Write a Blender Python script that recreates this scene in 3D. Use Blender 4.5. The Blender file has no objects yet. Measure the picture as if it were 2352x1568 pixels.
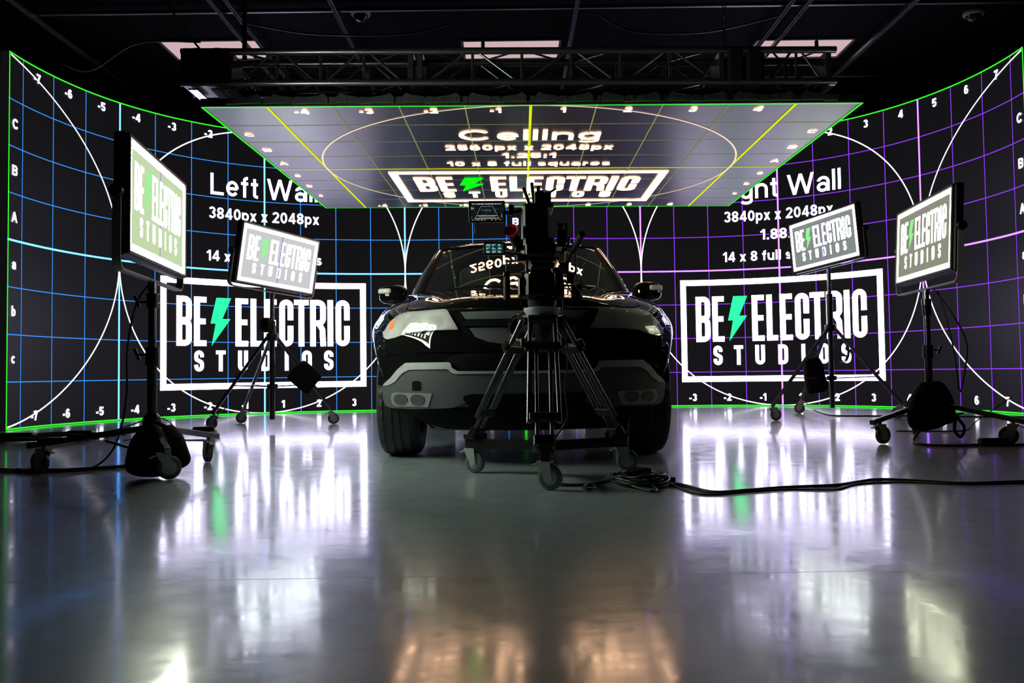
import bpy, math, random
from mathutils import Vector, Matrix, Euler

random.seed(7)
SC = bpy.context.scene
COL = SC.collection
PI = math.pi
S = 0.5                      # one square of the test pattern, metres
CAM_H = 0.535

# ------------------------------------------------------------------ camera
cam_data = bpy.data.cameras.new('camera')
cam_data.sensor_width = 36.0
cam_data.lens = 28.935
cam_data.clip_start = 0.05
cam_data.clip_end = 100
cam = bpy.data.objects.new('camera', cam_data)
COL.objects.link(cam)
cam.location = (0, 0, CAM_H)
PITCH, ROLL = 0.0376, 0.01322
cam.rotation_euler = (Matrix.Rotation(PI / 2 + PITCH, 3, 'X') @ Matrix.Rotation(ROLL * -1.0, 3, 'Z')).to_euler()
SC.camera = cam

# ------------------------------------------------------------------ world, exposure
world = bpy.data.worlds.new('world')
SC.world = world
world.use_nodes = True
world.node_tree.nodes['Background'].inputs[0].default_value = (0.5, 0.55, 0.6, 1)
world.node_tree.nodes['Background'].inputs[1].default_value = 0.0
SC.view_settings.view_transform = 'Standard'
SC.view_settings.look = 'None'
SC.view_settings.gamma = 1.0
SC.view_settings.exposure = 0.0
SC.view_settings.use_curve_mapping = False
SC.cycles.max_bounces = 5
SC.cycles.diffuse_bounces = 2
SC.cycles.glossy_bounces = 4
SC.cycles.use_adaptive_sampling = True
SC.cycles.adaptive_threshold = 0.1
SC.cycles.transparent_max_bounces = 12
SC.cycles.sample_clamp_indirect = 6.0
SC.cycles.caustics_reflective = False
SC.cycles.caustics_refractive = False
SC.cycles.use_denoising = True
SC.cycles.use_light_tree = False

# levels of the light the place gives off
E_TEXT, E_LINE, E_CEIL = 7.0, 1.0, 9.5
E_LAMP = 56.0


# ------------------------------------------------------------------ materials
def lin(c):
    return tuple((x / 12.92 if x <= 0.04045 else ((x + 0.055) / 1.055) ** 2.4) for x in [v / 255.0 for v in c])


def new_mat(name):
    m = bpy.data.materials.new(name)
    m.use_nodes = True
    nt = m.node_tree
    for n in list(nt.nodes):
        nt.nodes.remove(n)
    out = nt.nodes.new('ShaderNodeOutputMaterial')
    return m, nt, out


def mat(name, col, rough=0.5, metal=0.0, spec=0.5, coat=0.0, noise=0.0, nscale=30.0, bump=0.0, bscale=200.0, rvar=0.0):
    m, nt, out = new_mat(name)
    b = nt.nodes.new('ShaderNodeBsdfPrincipled')
    nt.links.new(b.outputs[0], out.inputs[0])
    b.inputs['Base Color'].default_value = (*col, 1)
    b.inputs['Roughness'].default_value = rough
    b.inputs['Metallic'].default_value = metal
    b.inputs['Specular IOR Level'].default_value = spec
    if coat:
        b.inputs['Coat Weight'].default_value = coat
        b.inputs['Coat Roughness'].default_value = 0.015
    tc = nt.nodes.new('ShaderNodeTexCoord')
    n = nt.nodes.new('ShaderNodeTexNoise')
    n.inputs['Scale'].default_value = nscale
    n.inputs['Detail'].default_value = 6
    nt.links.new(tc.outputs['Object'], n.inputs['Vector'])
    if noise:
        r = nt.nodes.new('ShaderNodeMapRange')
        r.inputs[3].default_value = 1 - noise
        r.inputs[4].default_value = 1 + noise
        nt.links.new(n.outputs['Fac'], r.inputs[0])
        mx = nt.nodes.new('ShaderNodeMix')
        mx.data_type = 'RGBA'
        mx.blend_type = 'MULTIPLY'
        mx.inputs[0].default_value = 1
        mx.inputs[6].default_value = (*col, 1)
        nt.links.new(r.outputs[0], mx.inputs[7])
        nt.links.new(mx.outputs[2], b.inputs['Base Color'])
    if rvar:
        r2 = nt.nodes.new('ShaderNodeMapRange')
        r2.inputs[1].default_value = 0.3
        r2.inputs[2].default_value = 0.7
        r2.inputs[3].default_value = max(0.01, rough - rvar)
        r2.inputs[4].default_value = rough + rvar
        nt.links.new(n.outputs['Fac'], r2.inputs[0])
        nt.links.new(r2.outputs[0], b.inputs['Roughness'])
    if bump:
        n2 = nt.nodes.new('ShaderNodeTexNoise')
        n2.inputs['Scale'].default_value = bscale
        n2.inputs['Detail'].default_value = 3
        nt.links.new(tc.outputs['Object'], n2.inputs['Vector'])
        bp = nt.nodes.new('ShaderNodeBump')
        bp.inputs['Strength'].default_value = bump
        bp.inputs['Distance'].default_value = 0.01
        nt.links.new(n2.outputs['Fac'], bp.inputs['Height'])
        nt.links.new(bp.outputs[0], b.inputs['Normal'])
    return m


def emit(name, col, strength, sampling=True):
    m, nt, out = new_mat(name)
    e = nt.nodes.new('ShaderNodeEmission')
    e.inputs[0].default_value = (*col, 1)
    e.inputs[1].default_value = strength
    nt.links.new(e.outputs[0], out.inputs[0])
    m.cycles.emission_sampling = 'AUTO' if sampling else 'NONE'
    return m


def led_black(name, base, glow, rough, spec=0.5):
    m, nt, out = new_mat(name)
    b = nt.nodes.new('ShaderNodeBsdfPrincipled')
    b.inputs['Base Color'].default_value = (*base, 1)
    b.inputs['Roughness'].default_value = rough
    b.inputs['Specular IOR Level'].default_value = spec
    b.inputs['Emission Color'].default_value = (*glow, 1)
    b.inputs['Emission Strength'].default_value = 1.0
    nt.links.new(b.outputs[0], out.inputs[0])
    # the fine pixel raster of the LED tiles
    tc = nt.nodes.new('ShaderNodeTexCoord')
    n = nt.nodes.new('ShaderNodeTexNoise')
    n.inputs['Scale'].default_value = 60
    nt.links.new(tc.outputs['Object'], n.inputs['Vector'])
    r = nt.nodes.new('ShaderNodeMapRange')
    r.inputs[3].default_value = rough - 0.04
    r.inputs[4].default_value = rough + 0.04
    nt.links.new(n.outputs['Fac'], r.inputs[0])
    nt.links.new(r.outputs[0], b.inputs['Roughness'])
    m.cycles.emission_sampling = 'NONE'
    return m


M = {}


def floor_material():
    m, nt, out = new_mat('polished_concrete')
    N, Lk = nt.nodes.new, nt.links.new
    b = N('ShaderNodeBsdfPrincipled')
    Lk(b.outputs[0], out.inputs[0])
    tc = N('ShaderNodeTexCoord')
    n1 = N('ShaderNodeTexNoise')
    n1.inputs['Scale'].default_value = 0.9
    n1.inputs['Detail'].default_value = 10
    n1.inputs['Roughness'].default_value = 0.65
    Lk(tc.outputs['Object'], n1.inputs['Vector'])
    n2 = N('ShaderNodeTexNoise')
    n2.inputs['Scale'].default_value = 9
    n2.inputs['Detail'].default_value = 5
    n2.inputs['Roughness'].default_value = 0.75
    Lk(tc.outputs['Object'], n2.inputs['Vector'])
    # long trowel scratches, stretched along x
    mp = N('ShaderNodeMapping')
    mp.inputs['Scale'].default_value = (3, 5, 1)
    Lk(tc.outputs['Object'], mp.inputs[0])
    n3 = N('ShaderNodeTexNoise')
    n3.inputs['Scale'].default_value = 4
    n3.inputs['Detail'].default_value = 2
    Lk(mp.outputs[0], n3.inputs['Vector'])
    add = N('ShaderNodeMath')
    add.operation = 'ADD'
    Lk(n1.outputs['Fac'], add.inputs[0])
    Lk(n2.outputs['Fac'], add.inputs[1])
    cr = N('ShaderNodeMapRange')
    cr.inputs[1].default_value = 0.7
    cr.inputs[2].default_value = 1.3
    Lk(add.outputs[0], cr.inputs[0])
    mx = N('ShaderNodeMix')
    mx.data_type = 'RGBA'
    mx.inputs[6].default_value = (0.28, 0.34, 0.37, 1)
    mx.inputs[7].default_value = (0.42, 0.50, 0.54, 1)
    Lk(cr.outputs[0], mx.inputs[0])
    Lk(mx.outputs[2], b.inputs['Base Color'])
    rr = N('ShaderNodeMapRange')
    rr.inputs[1].default_value = 0.3
    rr.inputs[2].default_value = 0.7
    rr.inputs[3].default_value = 0.055
    rr.inputs[4].default_value = 0.16
    Lk(n2.outputs['Fac'], rr.inputs[0])
    # rough concrete under a polished sealer
    b.inputs['Roughness'].default_value = 0.30
    b.inputs['Coat Weight'].default_value = 0.75
    b.inputs['Coat IOR'].default_value = 1.42
    Lk(rr.outputs[0], b.inputs['Coat Roughness'])
    b.inputs['Specular IOR Level'].default_value = 0.12
    bp = N('ShaderNodeBump')
    bp.inputs['Strength'].default_value = 0.015
    bp.inputs['Distance'].default_value = 0.01
    Lk(n3.outputs['Fac'], bp.inputs['Height'])
    Lk(bp.outputs[0], b.inputs['Normal'])
    Lk(bp.outputs[0], b.inputs['Coat Normal'])
    return m


def glass_material(name, tint, refl=1.0, ior=1.5):
    m, nt, out = new_mat(name)
    N, Lk = nt.nodes.new, nt.links.new
    t = N('ShaderNodeBsdfTransparent')
    t.inputs[0].default_value = (*tint, 1)
    g = N('ShaderNodeBsdfGlossy')
    g.inputs['Roughness'].default_value = 0.006
    f = N('ShaderNodeFresnel')
    f.inputs[0].default_value = ior
    mul = N('ShaderNodeMath')
    mul.operation = 'MULTIPLY'
    mul.use_clamp = True
    mul.inputs[1].default_value = refl
    Lk(f.outputs[0], mul.inputs[0])
    mx = N('ShaderNodeMixShader')
    Lk(mul.outputs[0], mx.inputs[0])
    Lk(t.outputs[0], mx.inputs[1])
    Lk(g.outputs[0], mx.inputs[2])
    Lk(mx.outputs[0], out.inputs[0])
    return m


def lens_material(name):
    """hazed headlight plastic: partly clear, partly milky, glossy on top"""
    m, nt, out = new_mat(name)
    N, Lk = nt.nodes.new, nt.links.new
    t = N('ShaderNodeBsdfTransparent')
    t.inputs[0].default_value = (0.9, 0.92, 0.92, 1)
    b = N('ShaderNodeBsdfPrincipled')
    b.inputs['Base Color'].default_value = (0.86, 0.87, 0.86, 1)
    b.inputs['Roughness'].default_value = 0.12
    b.inputs['Coat Weight'].default_value = 1
    tc = N('ShaderNodeTexCoord')
    n = N('ShaderNodeTexNoise')
    n.inputs['Scale'].default_value = 5
    n.inputs['Detail'].default_value = 5
    Lk(tc.outputs['Object'], n.inputs['Vector'])
    r = N('ShaderNodeMapRange')
    r.inputs[1].default_value = 0.3
    r.inputs[2].default_value = 0.7
    r.inputs[3].default_value = 0.40
    r.inputs[4].default_value = 0.66
    Lk(n.outputs['Fac'], r.inputs[0])
    mx = N('ShaderNodeMixShader')
    Lk(r.outputs[0], mx.inputs[0])
    Lk(t.outputs[0], mx.inputs[1])
    Lk(b.outputs[0], mx.inputs[2])
    Lk(mx.outputs[0], out.inputs[0])
    return m


def mesh_grille_material():
    m, nt, out = new_mat('grille_mesh')
    N, Lk = nt.nodes.new, nt.links.new
    b = N('ShaderNodeBsdfPrincipled')
    Lk(b.outputs[0], out.inputs[0])
    tc = N('ShaderNodeTexCoord')
    mp = N('ShaderNodeMapping')
    mp.inputs['Scale'].default_value = (1, 0.001, 1)
    mp.inputs['Rotation'].default_value = (0, 0.785, 0)
    Lk(tc.outputs['Object'], mp.inputs[0])
    v = N('ShaderNodeTexVoronoi')
    v.inputs['Scale'].default_value = 95
    v.inputs['Randomness'].default_value = 0
    Lk(mp.outputs[0], v.inputs['Vector'])
    r = N('ShaderNodeMapRange')
    r.inputs[1].default_value = 0.2
    r.inputs[2].default_value = 0.45
    Lk(v.outputs['Distance'], r.inputs[0])
    mx = N('ShaderNodeMix')
    mx.data_type = 'RGBA'
    mx.inputs[6].default_value = (0.42, 0.46, 0.48, 1)
    mx.inputs[7].default_value = (0.012, 0.013, 0.014, 1)
    Lk(r.outputs[0], mx.inputs[0])
    Lk(mx.outputs[2], b.inputs['Base Color'])
    b.inputs['Roughness'].default_value = 0.35
    return m


def screen_material(name, base, lines, scale):
    """a small monitor picture: dark with fine pale marks"""
    m, nt, out = new_mat(name)
    N, Lk = nt.nodes.new, nt.links.new
    e = N('ShaderNodeEmission')
    tc = N('ShaderNodeTexCoord')
    br = N('ShaderNodeTexNoise')
    br.inputs['Scale'].default_value = scale
    br.inputs['Detail'].default_value = 2
    Lk(tc.outputs['Object'], br.inputs['Vector'])
    r = N('ShaderNodeMapRange')
    r.inputs[1].default_value = 0.52
    r.inputs[2].default_value = 0.62
    Lk(br.outputs['Fac'], r.inputs[0])
    mx = N('ShaderNodeMix')
    mx.data_type = 'RGBA'
    mx.inputs[6].default_value = (*base, 1)
    mx.inputs[7].default_value = (*lines, 1)
    Lk(r.outputs[0], mx.inputs[0])
    Lk(mx.outputs[2], e.inputs[0])
    Lk(e.outputs[0], out.inputs[0])
    m.cycles.emission_sampling = 'NONE'
    return m


M['floor'] = floor_material()
M['black_wall'] = mat('black_painted_wall', (0.006, 0.006, 0.0065), 0.8, spec=0.1, noise=0.4, nscale=3)
M['black_ceiling'] = mat('black_ceiling', (0.0035, 0.0034, 0.0035), 0.8, spec=0.05, noise=0.6, nscale=1.5)
M['led'] = led_black('led_tiles', (0.011, 0.0105, 0.012), (0.0050, 0.0047, 0.0053), 0.45, 0.10)
M['led_ceil'] = led_black('led_ceiling_tiles', (0.035, 0.033, 0.036), (0.0030, 0.0028, 0.0030), 0.36)
M['led_back'] = mat('led_cabinet_black', (0.012, 0.012, 0.012), 0.5, noise=0.3)
M['white_w'] = emit('pattern_white', (0.78, 0.72, 1.0), E_TEXT)
M['white_line'] = emit('pattern_circle_white', (0.97, 0.93, 1.0), 2.0, False)
M['white_c'] = emit('pattern_warm_white', (1.0, 0.58, 0.34), E_CEIL)
M['warm_line'] = emit('pattern_warm_line', (1.0, 0.75, 0.6), 1.1, False)
M['green'] = emit('border_green', lin((45, 228, 36)), 1.8, False)
M['blue'] = emit('grid_blue', lin((55, 140, 238)), E_LINE * 1.25, False)
M['blue_axis'] = emit('axis_blue', lin((85, 160, 255)), 4.0, False)
M['purple'] = emit('grid_purple', lin((140, 60, 242)), E_LINE * 1.25, False)
M['purple_axis'] = emit('axis_purple', lin((150, 95, 255)), 4.0, False)
M['yellow'] = emit('grid_pale_yellow', lin((185, 190, 120)), 0.5, False)
M['yellow_axis'] = emit('axis_yellow', lin((215, 225, 20)), 1.1, False)
M['bolt_w'] = emit('bolt_teal', lin((30, 245, 118)), 2.6)
M['bolt_c'] = emit('bolt_green', lin((10, 255, 20)), 1.6)
M['troffer'] = emit('troffer_diffuser', lin((222, 190, 196)), 0.85)
M['troffer_frame'] = mat('troffer_frame', (0.1, 0.09, 0.09), 0.5)
M['steel'] = mat('galvanised_strut', (0.22, 0.21, 0.21), 0.35, 0.9, noise=0.25)
M['truss'] = mat('black_truss_tube', (0.17, 0.174, 0.182), 0.25, 0.85, noise=0.2, nscale=15)
M['truss_block'] = mat('black_steel_block', (0.025, 0.026, 0.03), 0.32, 0.5, noise=0.2)
M['bare_metal'] = mat('bare_aluminium', (0.55, 0.54, 0.56), 0.25, 1.0, noise=0.2)
M['bracket'] = mat('grey_bracket', (0.12, 0.13, 0.135), 0.4, 0.7, noise=0.3)
M['black_plastic'] = mat('black_plastic', (0.0055, 0.0055, 0.006), 0.38, spec=0.35, noise=0.3)
M['black_metal'] = mat('black_anodised', (0.02, 0.02, 0.022), 0.3, 0.4, noise=0.2)
M['black_gloss'] = mat('black_gloss', (0.008, 0.008, 0.009), 0.12)
M['rubber'] = mat('black_rubber', (0.008, 0.008, 0.0085), 0.6, spec=0.3, noise=0.3)
M['tyre'] = mat('tyre_rubber', (0.022, 0.021, 0.020), 0.65, noise=0.35, nscale=12)
M['cloth_black'] = mat('black_nylon', (0.005, 0.005, 0.0055), 0.75, spec=0.2, noise=0.3, bump=0.3, bscale=90)
M['cable'] = mat('cable_rubber', (0.012, 0.012, 0.012), 0.4)
M['cable_grey'] = mat('cable_grey', (0.35, 0.34, 0.36), 0.4)
M['caster_grey'] = mat('caster_grey', (0.38, 0.42, 0.435), 0.4, 0.2, noise=0.2)
M['caster_dark'] = mat('caster_wheel', (0.10, 0.108, 0.112), 0.5, noise=0.2)
M['stand'] = mat('stand_black_steel', (0.11, 0.113, 0.118), 0.26, 0.85, noise=0.2)
M['stand_chrome'] = mat('stand_steel', (0.38, 0.38, 0.40), 0.25, 1.0, noise=0.15)
M['stand_red'] = mat('brace_red', (0.10, 0.012, 0.012), 0.4, noise=0.2)
M['yoke'] = mat('yoke_grey', (0.30, 0.30, 0.31), 0.45, 0.2, noise=0.15)
M['yoke_dark'] = mat('yoke_charcoal', (0.035, 0.036, 0.038), 0.45, 0.2, noise=0.15)
M['paint'] = mat('black_car_paint', (0.006, 0.006, 0.0065), 0.5, 0.0, spec=0.0, coat=1.0, noise=0.1)
M['trim_silver'] = mat('silver_trim', (0.50, 0.51, 0.54), 0.42, 0.25, noise=0.1)
M['trim_grey'] = mat('grey_bumper_plastic', (0.082, 0.089, 0.097), 0.5, noise=0.25, nscale=8)
M['trim_black'] = mat('black_bumper_plastic', (0.004, 0.004, 0.0043), 0.7, spec=0.08, noise=0.2)
M['chrome'] = mat('chrome', (0.6, 0.6, 0.62), 0.12, 1.0, noise=0.05)
M['dark_chrome'] = mat('dark_chrome', (0.06, 0.062, 0.065), 0.2, 0.8)
M['glass'] = glass_material('windscreen_glass', (0.62, 0.74, 0.69), 3.2, 1.5)
M['side_glass'] = glass_material('side_glass', (0.5, 0.6, 0.57), 1.0, 1.45)
M['lens'] = lens_material('headlight_lens')
M['lens_clear'] = glass_material('clear_lens', (0.85, 0.9, 0.9), 1.0, 1.4)
M['reflector'] = mat('lamp_reflector', (0.62, 0.64, 0.65), 0.3, 0.4, bump=0.15, bscale=60)
M['fog_glass'] = mat('fog_lens', (0.10, 0.105, 0.11), 0.15, 0.3, bump=0.4, bscale=60)
M['fog_bezel'] = mat('fog_bezel', (0.30, 0.32, 0.33), 0.35, 0.3, noise=0.1)
M['amber'] = mat('amber_marker', (0.75, 0.19, 0.04), 0.25)
M['signal_white'] = mat('signal_lens', (0.75, 0.78, 0.8), 0.2)
M['grille_mesh'] = mesh_grille_material()
M['interior'] = mat('interior_grey_green', (0.33, 0.37, 0.345), 0.8, noise=0.15)
M['interior_dark'] = mat('interior_black', (0.012, 0.013, 0.013), 0.8)
M['red_cup'] = mat('red_eyecup', (0.55, 0.012, 0.02), 0.5)
M['screen1'] = screen_material('monitor_picture', (0.004, 0.006, 0.0065), (0.013, 0.018, 0.019), 40)
M['screen2'] = screen_material('menu_picture', (0.006, 0.028, 0.032), (0.012, 0.045, 0.05), 60)
M['led_blue'] = emit('status_blue', (0.1, 0.15, 1.0), 6, False)
M['led_amber'] = emit('status_amber', (1.0, 0.7, 0.2), 2, False)
M['lamp_fl'] = emit('lamp_light_green_white', (0.92, 1.0, 0.80), E_LAMP)
M['lamp_rl'] = emit('lamp_light_cool_white', (0.82, 0.90, 1.0), E_LAMP * 0.20)
M['lamp_rr'] = emit('lamp_light_white', (0.93, 1.0, 0.98), E_LAMP * 0.17)
M['lamp_fr'] = emit('lamp_light_warm_white', (0.97, 1.0, 0.72), E_LAMP * 0.17)
M['sticker'] = mat('windscreen_sticker', (0.35, 0.42, 0.39), 0.6)
M['blue_tape'] = mat('blue_tape', (0.05, 0.22, 0.65), 0.6)
M['dome'] = mat('dome_white', (0.28, 0.28, 0.28), 0.35)


def grey_face(name, col, strength):
    m, nt, out = new_mat(name)
    N, Lk = nt.nodes.new, nt.links.new
    e = N('ShaderNodeEmission')
    tc = N('ShaderNodeTexCoord')
    w = N('ShaderNodeTexWave')
    w.wave_type = 'BANDS'
    w.bands_direction = 'Z'
    w.inputs['Scale'].default_value = 48
    Lk(tc.outputs['Object'], w.inputs['Vector'])
    r = N('ShaderNodeMapRange')
    r.inputs[3].default_value = strength * 0.9
    r.inputs[4].default_value = strength * 1.1
    Lk(w.outputs['Fac'], r.inputs[0])
    e.inputs[0].default_value = (*col, 1)
    Lk(r.outputs[0], e.inputs[1])
    Lk(e.outputs[0], out.inputs[0])
    return m


M['face_fl'] = grey_face('lamp_face_green_grey', (0.70, 0.88, 0.52), 0.8)
M['face_rl'] = grey_face('lamp_face_pale', (0.75, 0.76, 0.78), 0.8)
M['face_rr'] = grey_face('lamp_face_grey', (0.62, 0.70, 0.68), 0.38)
M['face_fr'] = grey_face('lamp_face_olive_grey', (0.66, 0.70, 0.52), 0.40)
M['bolt_lamp'] = emit('lamp_bolt_green', lin((150, 250, 150)), 1.0)
M['seam_violet'] = emit('lamp_seam_violet', lin((185, 120, 235)), 0.9, False)


# ------------------------------------------------------------------ mesh building
class MB:
    def __init__(self):
        self.v, self.f = [], []

    def add(self, verts, faces):
        o = len(self.v)
        self.v += [tuple(p) for p in verts]
        self.f += [tuple(i + o for i in f) for f in faces]
        return self

    def box(self, c, s, rot=None, ch=None):
        """chamfered box, centre c, size s, optional Euler or matrix"""
        hx, hy, hz = s[0] / 2, s[1] / 2, s[2] / 2
        if ch is None:
            ch = min(s) * 0.12
        ch = min(ch, min(hx, hy, hz) * 0.95)
        R = rot if isinstance(rot, Matrix) else (Euler(rot).to_matrix() if rot else None)
        vs, idx = [], {}
        for sx in (-1, 1):
            for sy in (-1, 1):
                for sz in (-1, 1):
                    for ax in range(3):
                        p = [sx * (hx - ch), sy * (hy - ch), sz * (hz - ch)]
                        p[ax] = (sx * hx, sy * hy, sz * hz)[ax]
                        idx[(sx, sy, sz, ax)] = len(vs)
                        vs.append(Vector(p))
        fs = []
        for ax in range(3):
            o1, o2 = (ax + 1) % 3, (ax + 2) % 3
            for s_ in (-1, 1):
                ring = []
                for a, b in ((-1, -1), (1, -1), (1, 1), (-1, 1)):
                    k = [0, 0, 0]
                    k[ax], k[o1], k[o2] = s_, a, b
                    ring.append(idx[(*k, ax)])
                fs.append(ring if s_ > 0 else ring[::-1])
        for ax in range(3):
            o1, o2 = (ax + 1) % 3, (ax + 2) % 3
            for a in (-1, 1):
                for b in (-1, 1):
                    k0, k1 = [0, 0, 0], [0, 0, 0]
                    k0[ax], k1[ax] = -1, 1
                    for k in (k0, k1):
                        k[o1], k[o2] = a, b
                    q = [idx[(*k0, o1)], idx[(*k1, o1)], idx[(*k1, o2)], idx[(*k0, o2)]]
                    fs.append(q if a * b > 0 else q[::-1])
        for sx in (-1, 1):
            for sy in (-1, 1):
                for sz in (-1, 1):
                    t = [idx[(sx, sy, sz, 0)], idx[(sx, sy, sz, 1)], idx[(sx, sy, sz, 2)]]
                    fs.append(t if sx * sy * sz > 0 else t[::-1])
        c = Vector(c)
        vs = [(R @ p if R else p) + c for p in vs]
        return self.add(vs, fs)

    def beam(self, p0, p1, w, h, up=(0, 0, 1), ch=None):
        p0, p1 = Vector(p0), Vector(p1)
        d = p1 - p0
        L = d.length
        y = d.normalized()
        x = y.cross(Vector(up))
        if x.length < 1e-4:
            x = y.cross(Vector((1, 0, 0)))
        x.normalize()
        z = x.cross(y)
        R = Matrix((x, y, z)).transposed()
        return self.box((p0 + p1) / 2, (w, L, h), R, ch)

    def cyl(self, p0, p1, r, n=12, r2=None, cap=True):
        p0, p1 = Vector(p0), Vector(p1)
        r2 = r if r2 is None else r2
        d = (p1 - p0).normalized()
        a = d.orthogonal().normalized()
        b = d.cross(a)
        vs = []
        for p, rr in ((p0, r), (p1, r2)):
            for i in range(n):
                t = 2 * PI * i / n
                vs.append(p + (a * math.cos(t) + b * math.sin(t)) * rr)
        fs = [(i, (i + 1) % n, n + (i + 1) % n, n + i) for i in range(n)]
        if cap:
            fs.append(tuple(range(n))[::-1])
            fs.append(tuple(range(n, 2 * n)))
        return self.add(vs, fs)

    def tube(self, pts, r, n=8, closed=False, smooth=0):
        P = [Vector(p) for p in pts]
        if smooth:
            Q = []
            m = len(P)
            rng = range(m) if closed else range(m - 1)
            for i in rng:
                a = P[(i - 1) % m] if closed or i > 0 else P[0]
                b, c = P[i], P[(i + 1) % m]
                d = P[(i + 2) % m] if closed or i + 2 < m else P[m - 1]
                for k in range(smooth):
                    t = k / smooth
                    Q.append(0.5 * ((2 * b) + (c - a) * t + (2 * a - 5 * b + 4 * c - d) * t * t + (3 * b - a - 3 * c + d) * t ** 3))
            if not closed:
                Q.append(P[-1])
            P = Q
        m = len(P)
        vs, fs = [], []
        prev = None
        for i, p in enumerate(P):
            if closed:
                t = P[(i + 1) % m] - P[i - 1]
            else:
                t = P[min(i + 1, m - 1)] - P[max(i - 1, 0)]
            t = t.normalized() if t.length > 1e-9 else Vector((0, 0, 1))
            if prev is None:
                a = t.orthogonal().normalized()
            else:
                a = prev - t * prev.dot(t)
                a = a.normalized() if a.length > 1e-6 else t.orthogonal().normalized()
            prev = a
            b = t.cross(a)
            for k in range(n):
                an = 2 * PI * k / n
                vs.append(p + (a * math.cos(an) + b * math.sin(an)) * r)
        for i in range(m if closed else m - 1):
            j = (i + 1) % m
            for k in range(n):
                k2 = (k + 1) % n
                fs.append((i * n + k, i * n + k2, j * n + k2, j * n + k))
        if not closed:
            fs.append(tuple(range(n))[::-1])
            fs.append(tuple(range((m - 1) * n, m * n)))
        return self.add(vs, fs)

    def lathe(self, prof, c, axis='X', n=32, mod=None):
        """prof: list of (along, radius)"""
        c = Vector(c)
        vs, fs = [], []
        for j in range(n):
            t = 2 * PI * j / n
            ct, st = math.cos(t), math.sin(t)
            for i, (a, r) in enumerate(prof):
                if mod:
                    r = mod(i, j, r)
                if axis == 'X':
                    p = Vector((a, r * ct, r * st))
                elif axis == 'Y':
                    p = Vector((r * st, a, r * ct))
                else:
                    p = Vector((r * ct, r * st, a))
                vs.append(c + p)
        m = len(prof)
        for j in range(n):
            k = (j + 1) % n
            for i in range(m - 1):
                fs.append((j * m + i, j * m + i + 1, k * m + i + 1, k * m + i))
        return self.add(vs, fs)

    def grid(self, fn, nu, nv, keep=None, flip=False):
        vs = [fn(i / nu, j / nv) for i in range(nu + 1) for j in range(nv + 1)]
        fs = []
        for i in range(nu):
            for j in range(nv):
                q = (i * (nv + 1) + j, (i + 1) * (nv + 1) + j, (i + 1) * (nv + 1) + j + 1, i * (nv + 1) + j + 1)
                if keep and not keep(sum((Vector(vs[k]) for k in q), Vector()) / 4):
                    continue
                fs.append(q[::-1] if flip else q)
        return self.add(vs, fs)

    def sell(self, c, r, e=0.6, nu=20, nv=12, rot=None, warp=None):
        """superellipsoid"""
        R = Euler(rot).to_matrix() if rot else None
        c = Vector(c)

        def sp(x, p):
            return math.copysign(abs(x) ** p, x)

        def fn(u, v):
            a, b = 2 * PI * u, -PI / 2 + PI * v
            p = Vector((r[0] * sp(math.cos(b), e) * sp(math.cos(a), e), r[1] * sp(math.cos(b), e) * sp(math.sin(a), e), r[2] * sp(math.sin(b), e)))
            if warp:
                p = warp(p)
            return (R @ p if R else p) + c
        return self.grid(fn, nu, nv)

    def prism(self, poly, y0, y1, axis='Y', flip=False):
        """polygon in (x,z) extruded along y (axis Y), or (x,y) along z (axis Z), or (y,z) along x"""
        n = len(poly)

        def P(a, b, t):
            return {'Y': (a, t, b), 'Z': (a, b, t), 'X': (t, a, b)}[axis]
        vs = [P(a, b, y0) for a, b in poly] + [P(a, b, y1) for a, b in poly]
        fs = [tuple(range(n)), tuple(range(n, 2 * n))[::-1]]
        fs += [(i, n + i, n + (i + 1) % n, (i + 1) % n) for i in range(n)]
        return self.add(vs, fs)

    def build(self, name, material, parent=None, smooth=None, kind=None):
        me = bpy.data.meshes.new(name)
        me.from_pydata(self.v, [], self.f)
        me.validate(clean_customdata=False)
        o = bpy.data.objects.new(name, me)
        COL.objects.link(o)
        me.materials.append(M[material] if isinstance(material, str) else material)
        if smooth is not None:
            import bmesh
            bm = bmesh.new()
            bm.from_mesh(me)
            bmesh.ops.recalc_face_normals(bm, faces=bm.faces)
            lim = math.radians(smooth)
            for f in bm.faces:
                f.smooth = True
            for e in bm.edges:
                if len(e.link_faces) == 2:
                    e.smooth = e.calc_face_angle(0) < lim
            bm.to_mesh(me)
            bm.free()
        if parent is not None:
            o.parent = parent
        if kind:
            o['kind'] = kind
        return o


def tag(o, label, cat, group=None):
    o['label'] = label
    o['category'] = cat
    if group:
        o['group'] = group
    return o


def thing(name, label, cat, loc=(0, 0, 0), rotz=0.0, group=None):
    o = bpy.data.objects.new(name, None)
    COL.objects.link(o)
    o.empty_display_size = 0.1
    o.location = loc
    o.rotation_euler = (0, 0, rotz)
    return tag(o, label, cat, group)


def sub_thing(name, parent, loc=(0, 0, 0), rot=(0, 0, 0)):
    o = bpy.data.objects.new(name, None)
    COL.objects.link(o)
    o.parent = parent
    o.location = loc
    o.rotation_euler = rot
    return o


def share(src, parent, loc=(0, 0, 0), rot=(0, 0, 0), name=None):
    c = src.copy()
    COL.objects.link(c)
    c.parent = parent
    c.location = loc
    c.rotation_euler = rot
    return c


def struct(o):
    o['kind'] = 'structure'
    return o


def interp(tab, x):
    if x <= tab[0][0]:
        return tab[0][1]
    for (a, b), (c, d) in zip(tab, tab[1:]):
        if x <= c:
            return b + (d - b) * (x - a) / (c - a)
    return tab[-1][1]


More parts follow.
